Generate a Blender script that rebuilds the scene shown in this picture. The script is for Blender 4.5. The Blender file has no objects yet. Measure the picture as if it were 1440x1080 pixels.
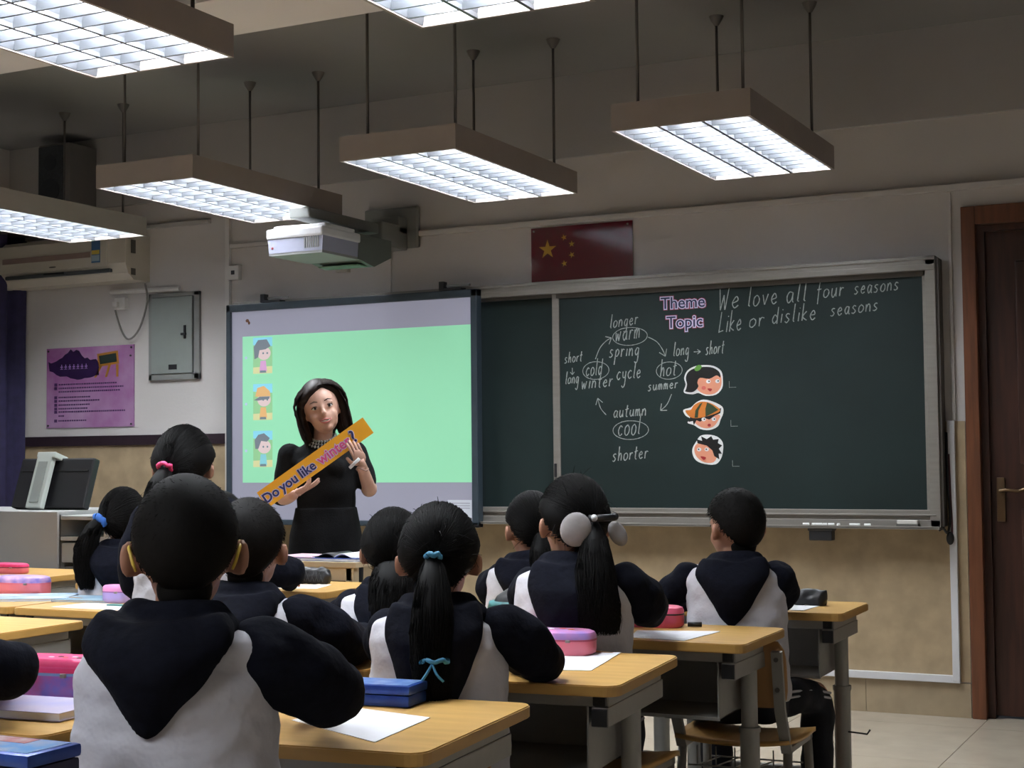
import bpy, bmesh, math, random
import numpy as np
from mathutils import Vector, Matrix, noise
C = bpy.context.scene.collection
random.seed(7); RNG = np.random.default_rng(7)
PI = math.pi

# ------------------------------------------------------------------ camera, world, exposure
def setup_camera():
    px, py, pz, yaw, pitch, roll, f = 1.3377, -7.0949, 1.2067, 0.4653, 0.0484, -0.0099, 2113.3
    fw = Vector((-math.sin(yaw)*math.cos(pitch), math.cos(yaw)*math.cos(pitch), math.sin(pitch)))
    r0 = Vector((math.cos(yaw), math.sin(yaw), 0)); u0 = r0.cross(fw)
    r = math.cos(roll)*r0 + math.sin(roll)*u0; u = -math.sin(roll)*r0 + math.cos(roll)*u0
    cd = bpy.data.cameras.new('camera'); co = bpy.data.objects.new('camera', cd); C.objects.link(co)
    M = Matrix((r, u, -fw)).transposed().to_4x4(); M.translation = (px, py, pz); co.matrix_world = M
    cd.sensor_fit = 'HORIZONTAL'; cd.sensor_width = 36.0; cd.lens = f/1440*36.0; cd.clip_start = 0.05
    bpy.context.scene.camera = co
setup_camera()
w = bpy.data.worlds.new('world'); bpy.context.scene.world = w; w.use_nodes = True
w.node_tree.nodes['Background'].inputs[0].default_value = (0.6, 0.7, 0.9, 1); w.node_tree.nodes['Background'].inputs[1].default_value = 0.05
vs = bpy.context.scene.view_settings
vs.view_transform = 'Standard'; vs.look = 'None'; vs.gamma = 1.0; vs.exposure = 0.0; vs.use_curve_mapping = False
TUBE_POWER = 138.0
PROJ_GLOW_GREEN = 1.0
PROJ_GLOW_GREY = 1.0

# ------------------------------------------------------------------ materials
def s2l(c): return tuple((x/12.92 if x <= .04045 else ((x+.055)/1.055)**2.4) for x in [v/255 for v in c])
MATS = {}
def mat(name, col, rough=.6, metal=0., emit=None, es=0., noise_amt=0., nscale=20., bump=0., bscale=None, stretch=None, spec=None, col2=None, trans=0., coat=0., bdist=.005):
    """procedural principled material; colour varies between col and col2 with noise"""
    if name in MATS: return MATS[name]
    m = bpy.data.materials.new(name); m.use_nodes = True; nt = m.node_tree; b = nt.nodes['Principled BSDF']
    b.inputs['Base Color'].default_value = (*col, 1); b.inputs['Roughness'].default_value = rough; b.inputs['Metallic'].default_value = metal
    if spec is not None: b.inputs['Specular IOR Level'].default_value = spec
    if coat: b.inputs['Coat Weight'].default_value = coat; b.inputs['Coat Roughness'].default_value = .1
    if trans: b.inputs['Transmission Weight'].default_value = trans
    if emit: b.inputs['Emission Color'].default_value = (*emit, 1); b.inputs['Emission Strength'].default_value = es
    if noise_amt or bump:
        tc = nt.nodes.new('ShaderNodeTexCoord'); mp = nt.nodes.new('ShaderNodeMapping'); n = nt.nodes.new('ShaderNodeTexNoise')
        nt.links.new(tc.outputs['Object'], mp.inputs[0]); nt.links.new(mp.outputs[0], n.inputs['Vector'])
        if stretch: mp.inputs['Scale'].default_value = stretch
        n.inputs['Scale'].default_value = nscale; n.inputs['Detail'].default_value = 5
        if noise_amt:
            mx = nt.nodes.new('ShaderNodeMix'); mx.data_type = 'RGBA'
            c2 = col2 if col2 else tuple(x*(1-noise_amt) for x in col)
            mx.inputs['A'].default_value = (*col, 1); mx.inputs['B'].default_value = (*c2, 1)
            rp = nt.nodes.new('ShaderNodeMapRange'); rp.inputs[1].default_value = .35; rp.inputs[2].default_value = .65
            nt.links.new(n.outputs[0], rp.inputs[0]); nt.links.new(rp.outputs[0], mx.inputs['Factor']); nt.links.new(mx.outputs['Result'], b.inputs['Base Color'])
        if bump:
            n2 = n
            if bscale:
                n2 = nt.nodes.new('ShaderNodeTexNoise'); n2.inputs['Scale'].default_value = bscale; n2.inputs['Detail'].default_value = 4; nt.links.new(mp.outputs[0], n2.inputs['Vector'])
            bp = nt.nodes.new('ShaderNodeBump'); bp.inputs['Strength'].default_value = bump; bp.inputs['Distance'].default_value = bdist
            nt.links.new(n2.outputs[0], bp.inputs['Height']); nt.links.new(bp.outputs[0], b.inputs['Normal'])
    MATS[name] = m
    return m

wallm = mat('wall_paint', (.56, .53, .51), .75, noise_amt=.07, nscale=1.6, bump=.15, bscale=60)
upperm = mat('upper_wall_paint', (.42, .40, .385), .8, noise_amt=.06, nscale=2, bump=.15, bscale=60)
beigem = mat('beige_wainscot', (.43, .325, .20), .45, noise_amt=.22, nscale=9, bump=.05, bscale=40, spec=.4)
beige2 = mat('beige_skirting', (.36, .28, .18), .4, noise_amt=.15, nscale=12)
ceilm = mat('ceiling_shaded_paint', (.25, .24, .235), .9, noise_amt=.05, nscale=2, bump=.1, bscale=50)  # shade above the fixtures is put into this darker ceiling colour
tilem = mat('floor_tile', (.42, .36, .28), .25, noise_amt=.12, nscale=5, spec=.5)
beamm = mat('beam_lit_paint', (.66, .63, .62), .85, noise_amt=.05, nscale=2)  # paler than the ceiling, so the beam's brighter lighting is in the colour
groutm = mat('floor_grout', (.2, .17, .14), .9, noise_amt=.1)
stripm = mat('dark_brown_strip', (.028, .016, .022), .4, noise_amt=.2)
plastic = mat('white_plastic', (.62, .60, .57), .4, noise_amt=.04, nscale=8)
creamp = mat('cream_plastic', (.52, .48, .40), .4, noise_amt=.05, nscale=4)
whitem = mat('white_gloss', (.62, .62, .64), .35, noise_amt=.02)
greym = mat('grey_paint_metal', (.23, .235, .225), .5, noise_amt=.08, nscale=6)
deskgrey = mat('desk_grey_metal', (.30, .29, .265), .45, noise_amt=.08, nscale=14, metal=.2)
podm = mat('podium_grey', (.30, .30, .295), .5, noise_amt=.05, nscale=3)
darkm = mat('black_plastic', (.012, .012, .014), .45, noise_amt=.1)
alum = mat('aluminium', (.27, .25, .225), .45, metal=.4, noise_amt=.1, nscale=10, stretch=(.3, 6, 6))
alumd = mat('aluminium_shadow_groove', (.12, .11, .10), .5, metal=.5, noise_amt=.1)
boardm = mat('green_board', (.0090, .021, .0205), .55, noise_amt=.25, nscale=2.2, bump=.03, bscale=80, spec=.35)
wbframe = mat('whiteboard_frame', (.035, .05, .065), .4, noise_amt=.1)
woodt = mat('desk_top_laminate', (.60, .36, .11), .38, noise_amt=.14, nscale=6, stretch=(1, 7, 1), col2=(.52, .30, .085))
woode = mat('desk_edge_band', (.50, .28, .075), .4, noise_amt=.12, nscale=8, stretch=(1, 1, 6))
plywood = mat('chair_plywood', (.58, .33, .10), .4, noise_amt=.15, nscale=6, stretch=(8, 1, 1))
plyd = mat('chair_back_plywood', (.36, .18, .055), .45, noise_amt=.15, nscale=6, stretch=(8, 1, 1))
palew = mat('pale_table_wood', (.42, .33, .22), .45, noise_amt=.12, nscale=5, stretch=(1, 6, 1))
doorm = mat('door_wood', (.060, .021, .013), .38, noise_amt=.45, nscale=5, stretch=(9, 9, .7), bump=.1)
doorf = mat('door_frame_wood', (.17, .060, .026), .38, noise_amt=.35, nscale=6, stretch=(9, 9, .7))
paper = mat('paper', (.78, .78, .82), .7, noise_amt=.02)
chalk = mat('chalk', (.36, .39, .37), .95, noise_amt=.35, nscale=90)
navy = mat('navy_fleece', (.0055, .0062, .012), .95, noise_amt=.3, nscale=60, bump=.35, bscale=16, spec=.12, bdist=.03)
white_f = mat('white_fleece', (.50, .49, .53), .95, noise_amt=.04, nscale=10, bump=.4, bscale=10, spec=.15, bdist=.04)
trousm = mat('navy_tracksuit', (.008, .009, .015), .75, noise_amt=.3, nscale=40, bump=.2, bscale=90, spec=.25)
blackdress = mat('black_knit', (.006, .006, .007), .9, noise_amt=.3, nscale=60, bump=.3, bscale=200, spec=.15)
skinm = mat('skin_child', (.42, .215, .145), .5, noise_amt=.12, nscale=14, spec=.3)
skint = mat('skin_adult', (.50, .29, .22), .45, noise_amt=.08, nscale=14, spec=.35)
hairm = mat('black_hair', (.0036, .0031, .0030), .6, noise_amt=.4, nscale=30, spec=.13)
hairb = mat('short_black_hair', (.0065, .0055, .0050), .7, noise_amt=.4, nscale=60, spec=.12)
hairt = mat('dark_brown_hair', (.016, .008, .006), .5, noise_amt=.4, nscale=30, spec=.25)
lipm = mat('lips', (.42, .12, .11), .4, noise_amt=.05)
eyew = mat('eye_white', (.62, .6, .58), .3, noise_amt=.02)
eyed = mat('eye_dark', (.012, .008, .006), .2, noise_amt=.02)
teethm = mat('teeth', (.6, .58, .54), .3, noise_amt=.02)
shoem = mat('shoe_white', (.5, .5, .5), .6, noise_amt=.1)
def flat(name, rgb, rough=.5, **k): return mat(name, s2l(rgb), rough, noise_amt=.04, nscale=15, **k)

# ------------------------------------------------------------------ mesh helpers
class G:
    """verts + faces (+material index) collector"""
    def __init__(s): s.v = []; s.f = []; s.m = []
    def add(s, v, f, mi=0):
        o = len(s.v); s.v.extend([tuple(map(float, p)) for p in v]); s.f.extend([tuple(o+i for i in q) for q in f]); s.m.extend([mi]*len(f)); return s
    def box(s, a, b, mi=0, bev=0., rot=None, at=None):
        (x0, y0, z0), (x1, y1, z1) = a, b
        if bev <= 0:
            v = [(x0,y0,z0),(x1,y0,z0),(x1,y1,z0),(x0,y1,z0),(x0,y0,z1),(x1,y0,z1),(x1,y1,z1),(x0,y1,z1)]
            f = [(0,3,2,1),(4,5,6,7),(0,1,5,4),(1,2,6,5),(2,3,7,6),(3,0,4,7)]
        else:
            bm = bmesh.new(); bmesh.ops.create_cube(bm, size=1)
            for q in bm.verts: q.co = Vector(((x0+x1)/2+q.co.x*(x1-x0), (y0+y1)/2+q.co.y*(y1-y0), (z0+z1)/2+q.co.z*(z1-z0)))
            bmesh.ops.bevel(bm, geom=bm.edges[:], offset=bev, segments=2, affect='EDGES', profile=.6)
            bm.verts.index_update(); v = [tuple(q.co) for q in bm.verts]; f = [tuple(x.index for x in q.verts) for q in bm.faces]; bm.free()
        if rot is not None: v = [tuple(rot @ Vector(p) + Vector(at or (0,0,0))) for p in v]
        return s.add(v, f, mi)
    def tube(s, pts, rad, n=10, mi=0, cap=True, flatten=None):
        pts = [Vector(p) for p in pts]; k = len(pts); rad = rad if hasattr(rad, '__len__') else [rad]*k
        v = []; prev = None
        for i, p in enumerate(pts):
            t = (pts[min(i+1, k-1)] - pts[max(i-1, 0)]).normalized()
            if prev is None:
                a = Vector((0,0,1)) if abs(t.z) < .9 else Vector((1,0,0)); u = t.cross(a).normalized()
            else:
                u = (prev - t*prev.dot(t)).normalized()
            prev = u; w_ = t.cross(u)
            for j in range(n):
                an = 2*PI*j/n; v.append(p + (u*math.cos(an) + w_*math.sin(an))*rad[i])
        f = [(i*n+j, i*n+(j+1)%n, (i+1)*n+(j+1)%n, (i+1)*n+j) for i in range(k-1) for j in range(n)]
        if cap: f += [tuple(range(n))[::-1], tuple((k-1)*n+j for j in range(n))]
        return s.add(v, f, mi)
    def ell(s, c, r, rot=None, n=16, m=10, mi=0):
        v = []; 
        for i in range(1, m):
            th = PI*i/m
            for j in range(n):
                ph = 2*PI*j/n; p = Vector((r[0]*math.sin(th)*math.cos(ph), r[1]*math.sin(th)*math.sin(ph), r[2]*math.cos(th)))
                if rot: p = rot @ p
                v.append(Vector(c)+p)
        f = [((i*n+j), ((i+1)*n+j), ((i+1)*n+(j+1)%n), (i*n+(j+1)%n)) for i in range(m-2) for j in range(n)]
        t = Vector((0,0,r[2])); b = Vector((0,0,-r[2]))
        if rot: t = rot @ t; b = rot @ b
        v += [Vector(c)+t, Vector(c)+b]; T = (m-1)*n; B = T+1
        f += [(T, j, (j+1)%n) for j in range(n)] + [(B, (m-2)*n+(j+1)%n, (m-2)*n+j) for j in range(n)]
        return s.add(v, f, mi)
    def loft(s, secs, n=28, ex=2.4, mi=0):
        """secs: (cx, cy, z, a, b) horizontal superellipse sections"""
        v = []
        for (cx, cy, z, a, b) in secs:
            for j in range(n):
                t = 2*PI*j/n; c_, s_ = math.cos(t), math.sin(t)
                v.append((cx + a*math.copysign(abs(c_)**(2/ex), c_), cy + b*math.copysign(abs(s_)**(2/ex), s_), z))
        k = len(secs)
        f = [(i*n+j, i*n+(j+1)%n, (i+1)*n+(j+1)%n, (i+1)*n+j) for i in range(k-1) for j in range(n)]
        f += [tuple(range(n))[::-1], tuple((k-1)*n+j for j in range(n))]
        return s.add(v, f, mi)
    def prism(s, outline, y0, y1, mi=0, axis='y'):
        """outline in (a, b) -> (a, y, b)"""
        n = len(outline)
        g = (lambda a, b, y: (a, y, b)) if axis == 'y' else ((lambda a, b, y: (a, b, y)) if axis == 'z' else (lambda a, b, y: (y, a, b)))
        v = [g(a, b, y0) for a, b in outline] + [g(a, b, y1) for a, b in outline]
        f = [tuple(range(n)), tuple(range(2*n-1, n-1, -1))] + [(i, n+i, n+(i+1)%n, (i+1)%n) for i in range(n)]
        return s.add(v, f, mi)

def mesh_of(name, g, mats, smooth=False, fixn=True):
    me = bpy.data.meshes.new(name); me.from_pydata(g.v, [], g.f)
    for m in (mats if isinstance(mats, (list, tuple)) else [mats]): me.materials.append(m)
    me.polygons.foreach_set('material_index', g.m)
    if fixn:
        bm = bmesh.new(); bm.from_mesh(me); bmesh.ops.recalc_face_normals(bm, faces=bm.faces[:]); bm.to_mesh(me); bm.free()
    if smooth == 'auto':
        me.polygons.foreach_set('use_smooth', [True]*len(me.polygons)); me.set_sharp_from_angle(angle=math.radians(38))
    elif smooth: me.polygons.foreach_set('use_smooth', [True]*len(me.polygons))
    me.update(); return me
def obj(name, g, mats, parent=None, smooth=False, loc=None, rz=None, label=None, fixn=True):
    me = g if isinstance(g, bpy.types.Mesh) else mesh_of(name, g, mats, smooth, fixn)
    o = bpy.data.objects.new(name, me); C.objects.link(o)
    if parent: o.parent = parent
    if loc: o.location = loc
    if rz is not None: o.rotation_euler = (0, 0, rz)
    if label: o['label'] = label
    return o
def thing(name, label, cat, loc=(0,0,0), rz=0., group=None, scale=1.):
    o = bpy.data.objects.new(name, None); C.objects.link(o); o.location = loc; o.rotation_euler = (0,0,rz); o.scale = (scale,)*3
    o.empty_display_size = .1; o['label'] = label; o['category'] = cat
    if group: o['group'] = group
    return o
def tag(o, label, cat, group=None):
    o['label'] = label; o['category'] = cat
    if group: o['group'] = group
    return o
def struct(name, g, m, parent=None, smooth=False):
    o = obj(name, g, m, parent, smooth)
    if not parent: o['kind'] = 'structure'
    return o
def bx(a, b, bev=0.): return G().box(a, b, bev=bev)
def dup(root, loc=None, rz=None, label=None, group=None):
    r = root.copy(); C.objects.link(r)
    if loc: r.location = loc
    if rz is not None: r.rotation_euler = (0,0,rz)
    if label: r['label'] = label
    if group: r['group'] = group
    for ch in list(root.children):
        c = ch.copy(); C.objects.link(c); c.parent = r
        for g in list(ch.children):
            d = g.copy(); C.objects.link(d); d.parent = c
    return r
def catmull(pts, sub=4):
    P = [Vector(p) for p in pts]; out = []
    for i in range(len(P)-1):
        a = P[max(i-1, 0)]; b = P[i]; c = P[i+1]; d = P[min(i+2, len(P)-1)]
        for k in range(sub):
            t = k/sub; out.append(.5*((2*b) + (c-a)*t + (2*a-5*b+4*c-d)*t*t + (3*b-a-3*c+d)*t**3))
    out.append(P[-1]); return out
def lerpr(r, n): return [float(x) for x in np.interp(np.linspace(0, len(r)-1, n), range(len(r)), r)]
def limb(g, pts, rad, n=12, sub=4, mi=0):
    q = catmull(pts, sub); rr = lerpr(rad, len(q)); g.tube(q, rr, n, mi)
    g.ell(q[0], (rr[0],)*3, n=n, m=8, mi=mi); g.ell(q[-1], (rr[-1],)*3, n=n, m=8, mi=mi); return g
def remeshed(g, voxel, smooth=4, factor=.5):
    me = bpy.data.meshes.new('tmp'); me.from_pydata(g.v, [], g.f)
    bm = bmesh.new(); bm.from_mesh(me); bmesh.ops.recalc_face_normals(bm, faces=bm.faces[:]); bm.to_mesh(me); bm.free()
    o = bpy.data.objects.new('tmp', me); C.objects.link(o)
    r = o.modifiers.new('r', 'REMESH'); r.mode = 'VOXEL'; r.voxel_size = voxel
    if smooth: s = o.modifiers.new('s', 'SMOOTH'); s.iterations = smooth; s.factor = factor
    dg = bpy.context.evaluated_depsgraph_get(); e = o.evaluated_get(dg); out = bpy.data.meshes.new_from_object(e)
    bpy.data.objects.remove(o); bpy.data.meshes.remove(me); return out
def fin(me, name, mats, smooth=True):
    me.name = name; me.materials.clear()
    for m in (mats if isinstance(mats, (list, tuple)) else [mats]): me.materials.append(m)
    me.polygons.foreach_set('use_smooth', [smooth]*len(me.polygons)); me.update(); return me
def displace(me, amp, sc, seed=0.):
    n = len(me.vertices); co = np.empty(n*3, 'f'); no = np.empty(n*3, 'f')
    me.vertices.foreach_get('co', co); me.vertices.foreach_get('normal', no); co = co.reshape(-1,3); no = no.reshape(-1,3)
    d = np.array([noise.noise((x*sc[0]+seed, y*sc[1]+seed*.7, z*sc[2])) for x, y, z in co.tolist()], 'f')
    co += no*(d*amp)[:, None]; me.vertices.foreach_set('co', co.ravel()); me.update(); return me

# ------------------------------------------------------------------ the room
XL, XR, YB, ZC = -5.78, 1.95, -8.7, 3.19
struct('wall_front', bx((XL, 0, 0), (.105, .2, 2.76)), wallm)
struct('wall_front.001', bx((1.05, 0, 0), (XR, .2, 2.76)), wallm)
struct('wall_front.002', bx((.105, 0, 2.335), (1.05, .2, 2.76)), wallm)
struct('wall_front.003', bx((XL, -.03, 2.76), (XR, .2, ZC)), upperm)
struct('wall_left', bx((XL-.2, YB, 0), (XL, .2, ZC)), wallm)
struct('wall_right', bx((XR, YB, 0), (XR+.2, .2, ZC)), wallm)
struct('wall_back', bx((XL, YB-.2, 0), (XR, YB, ZC)), wallm)
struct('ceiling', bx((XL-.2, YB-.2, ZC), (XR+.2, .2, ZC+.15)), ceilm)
struct('trim_1', bx((XL, -2.80, 2.86), (XR, -2.40, ZC)), beamm)['label'] = 'concrete ceiling beam between the lamp rows'
struct('trim_1.001', bx((XL, -5.75, 2.87), (XR, -5.35, ZC)), beamm)
# beige wainscot (front wall) with vertical sheet joints, brown strip, skirting
wg = G()
x = XL
while x < .1:
    x1 = min(x+1.2, .1); wg.box((x+.0008, -.006, .16), (x1-.0008, 0, 1.35 if x > -4.1 else 1.30)); x = x1
struct('trim_2', wg, beigem)
struct('trim_3', bx((XL, -.02, 1.30), (-4.08, 0, 1.36), .003), stripm)
sk = G(); x = XL
while x < .1:
    x1 = min(x+.6, .1); sk.box((x+.001, -.010, 0), (x1-.001, 0, .155)); x = x1
struct('baseboard_front', sk, beige2)
struct('baseboard_left', bx((XL, YB, 0), (XL+.012, 0, .155)), beige2)
struct('baseboard_right', bx((XR-.012, YB, 0), (XR, 0, .155)), beige2)
struct('trim_4', bx((1.05, -.006, .16), (XR, 0, 1.35)), beigem)
# long ledge under the ceiling on the front wall
struct('trim_5', G().box((-2.77, -.035, 2.415), (XR, 0, 2.445), bev=.004), wallm)
struct('trim_5.001', G().box((XL, -.03, 2.60), (-4.2, 0, 2.625), bev=.004), upperm)
# floor: sub floor and tiles
fl = struct('floor', bx((XL-.2, YB-.2, -.12), (XR+.2, .3, -.004)), groutm)
tg = G().box((.0015, .0015, -.004), (.7985, .7985, 0)); tm = mesh_of('floor_tile', tg, tilem)
X0 = .17-.8*8
for i in range(11):
    for j in range(12):
        xx, yy = X0+.8*i, YB-.35+.8*j
        if xx > XR or xx+.8 < XL or yy > .1: continue
        obj('floor_tile', tm, None, fl, loc=(xx, yy, random.uniform(-.0004, .0)))
# door and frame
d = struct('door_1', G().box((.20, .05, .01), (1.0, .09, 2.24), bev=.003), doorm)
struct('door_frame', G().box((.105, -.025, 0), (.168, .12, 2.335), bev=.004).box((1.0, -.025, 0), (1.06, .12, 2.335), bev=.004).box((.168, -.025, 2.25), (1.0, .12, 2.335), bev=.004), doorf, d)
struct('door_stop', G().box((.168, .02, 0), (.20, .10, 2.25)).box((.2, .02, 2.22), (1.0, .10, 2.25)), doorm, d)
for (za, zb) in ((.18, .95), (1.15, 2.08)):
    struct('door_panel', G().box((.33, .035, za), (.87, .052, zb), bev=.008).box((.40, .028, za+.07), (.80, .04, zb-.07), bev=.006), doorm, d)
hb = obj('handle', G().box((.225, .038, .89), (.262, .052, 1.09), bev=.004).tube([(.243, .04, 1.03), (.243, 0, 1.03)], .009, 10).tube(catmull([(.243, 0, 1.03), (.28, -.008, 1.035), (.33, -.004, 1.03), (.365, -.004, 1.045)]), .008, 10), mat('brass', (.16, .10, .055), .35, metal=.8, noise_amt=.1), d, 'auto', label='brass lever handle')
# curtain at the left windows
def curtain_mesh(y0, y1, z0, z1, x0):
    g = G(); n = 120; pts = []
    for i in range(n+1):
        y = y0+(y1-y0)*i/n; pts.append((x0+.035*math.sin(i*.75)+.012*math.sin(i*2.1), y))
    v = []; 
    for k in range(5):
        z = z0+(z1-z0)*k/4
        for (px, py) in pts: v.append((px*(1)+.004*math.sin(k*2+py*9), py, z))
    m = n+1; f = [(k*m+i, k*m+i+1, (k+1)*m+i+1, (k+1)*m+i) for k in range(4) for i in range(n)]
    off = len(v); v2 = [(a-.006, b, c_) for a, b, c_ in v]; f2 = [tuple(off+i for i in q[::-1]) for q in f]
    return g.add(v+v2, f+f2)
curtm = mat('purple_curtain', (.022, .018, .065), .85, noise_amt=.25, nscale=20, bump=.2)
t = thing('window_curtain', 'dark purple floor length curtain gathered in the far left corner', 'curtain')
obj('curtain_cloth', curtain_mesh(-2.3, -.02, .05, 2.62, XL+.10), curtm, t, True, fixn=False)
obj('curtain_rail', G().box((XL+.02, -2.4, 2.62), (XL+.20, -.01, 2.69), bev=.004), mat('brown_rail', (.10, .085, .075), .5, noise_amt=.1), t)
# ------------------------------------------------------------------ hanging fluorescent fixtures
housm = mat('fixture_housing', (.34, .295, .27), .55, noise_amt=.06, nscale=8)
louvm = mat('louvre_aluminium', (.085, .09, .10), .35, metal=.2, noise_amt=.03, nscale=8)
tubem = mat('fluorescent_tube', (.9, .9, .9), .5, emit=(.90, .95, 1.0), es=TUBE_POWER, noise_amt=.01)
rodm = mat('rod_grey', (.17, .155, .145), .5, metal=.3, noise_amt=.1)
LZ, LW, LL, LH = 2.463, .56, 1.21, .105
def fixture(x, y, label):
    t = thing('hanging_light', label, 'ceiling light', (x, y, LZ), 0, 'hanging louvre lights')
    h = G(); e = .012
    h.box((0, 0, 0), (e, LL, LH)).box((LW-e, 0, 0), (LW, LL, LH)).box((e, 0, 0), (LW-e, e, LH)).box((e, LL-e, 0), (LW-e, LL, LH)).box((e, e, LH-.004), (LW-e, LL-e, LH))
    obj('housing', h, housm, t)
    cw = (LW-2*e)/3
    rg = G()
    for k in range(3):
        x0 = e+cw*k; x1 = x0+cw
        # parabolic trough reflector
        prof = [(x0+.002, .004), (x0+.008, .035), (x0+.03, .066), (x0+cw*.5, .082), (x1-.03, .066), (x1-.008, .035), (x1-.002, .004)]
        v = [(a, yy, b) for yy in (e, LL-e) for a, b in prof]; n = len(prof)
        rg.add(v, [(i, i+1, n+i+1, n+i) for i in range(n-1)])
    obj('reflector', rg, louvm, t, True, fixn=False)
    dv = G().prism([(-.006, 0), (.006, 0), (.001, .04), (-.001, .04)], 0, LL-2*e)
    dm = MESH.setdefault('divider', mesh_of('divider', dv, louvm))
    for k in (1, 2): obj('divider', dm, None, t, loc=(e+cw*k, e, .0))
    bl = G().prism([(-.003, 0), (.003, 0), (.0012, .03), (-.0012, .03)], -cw/2+.004, cw/2-.004)
    bm_ = MESH.setdefault('blade', mesh_of('cross_blade', G().prism([(-.004, 0), (.004, 0), (.0016, .046), (-.0016, .046)], -cw/2+.005, cw/2-.005, axis='x'), louvm))
    tb = MESH.setdefault('tube', mesh_of('tube', G().tube([(0, .03, 0), (0, LL-.05, 0)], 0.016, 8), tubem, True))
    for k in range(3):
        cx = e+cw*(k+.5)
        obj('fluorescent_tube', tb, None, t, loc=(cx, 0, .060))
        for i in range(1, 13): obj('cross_blade', bm_, None, t, loc=(cx, e+(LL-2*e)*i/13, .001))
    for (rx, ry) in ((.065, .12), (LW-.065, .12), (.065, LL-.12), (LW-.065, LL-.12)):
        top = ZC-LZ
        r = obj('rod', G().tube([(rx, ry, LH), (rx, ry, top-.02)], .0065, 6), rodm, t, True)
        obj('ceiling_cup', G().tube([(rx, ry, top-.045), (rx, ry, top-.02), (rx, ry, top-.001)], [.010, .026, .034], 12), rodm, r, 'auto')
    return t
MESH = {}
f0 = fixture(-3.46, -1.80, 'white louvred hanging light directly above the projector')
for (x, y, lab) in ((-2.14, -1.775, 'white louvred hanging light above the left end of the flag, middle of the far row'),
                    (-.90, -1.76, 'white louvred hanging light at the right end of the far row'),
                    (-4.80, -1.74, 'white louvred hanging light beside the air conditioner, leftmost of the far row'),
                    (-2.075, -4.54, 'large near louvred light cut off by the top left corner'),
                    (-.845, -4.53, 'near louvred light cut off by the top edge, left of the middle'),
                    (-3.32, -4.54, 'hanging louvred light of the near row outside the left edge'),
                    (-4.6, -4.54, 'hanging louvred light of the near row by the window side'),
                    (-3.32, -7.4, 'hanging louvred light of the rear row, left'),
                    (-2.075, -7.4, 'hanging louvred light of the rear row, centre'),
                    (-.845, -7.4, 'hanging louvred light of the rear row, right')):
    dup(f0, (x, y, LZ), 0, lab)

# ------------------------------------------------------------------ text and drawing helpers
def text_mesh(s, size, ext=.0008, offset=0., align='CENTER', bold=0.):
    cu = bpy.data.curves.new('t', 'FONT'); cu.body = s; cu.size = size; cu.extrude = ext; cu.offset = offset; cu.align_x = align; cu.align_y = 'CENTER'; cu.resolution_u = 3
    o = bpy.data.objects.new('t', cu); C.objects.link(o); dg = bpy.context.evaluated_depsgraph_get()
    me = bpy.data.meshes.new_from_object(o.evaluated_get(dg)); bpy.data.objects.remove(o); bpy.data.curves.remove(cu); return me
def put_text(name, s, size, m, parent, M, offset=0., align='CENTER', ext=.0008):
    me = text_mesh(s, size, ext, offset, align); me.materials.clear(); me.materials.append(m)
    o = bpy.data.objects.new(name, me); C.objects.link(o); o.parent = parent; o.matrix_local = M; return o
def wallM(x, y, z, rot=0.): # text upright on the front wall facing -y
    return Matrix.Translation((x, y, z)) @ Matrix.Rotation(PI/2, 4, 'X') @ Matrix.Rotation(rot, 4, 'Z')
def circ(cx, cy, r, n=20, ry=None): return [(cx+r*math.cos(2*PI*i/n), cy+(ry or r)*math.sin(2*PI*i/n)) for i in range(n)]
def shape(outline, y, th=.0012):
    """flat shape on a front-wall plane: outline in (x, z); y is its back"""
    bm = bmesh.new(); vs_ = [bm.verts.new((a, y, b)) for a, b in outline]
    g = G(); n = len(outline)
    from mathutils.geometry import tessellate_polygon
    tri = tessellate_polygon([[Vector((a, b, 0)) for a, b in outline]]); bm.free()
    v = [(a, y, b) for a, b in outline]+[(a, y-th, b) for a, b in outline]
    f = [tuple(q) for q in tri]+[tuple(n+i for i in q) for q in tri]+[(i, (i+1)%n, n+(i+1)%n, n+i) for i in range(n)]
    return g.add(v, f)
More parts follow.
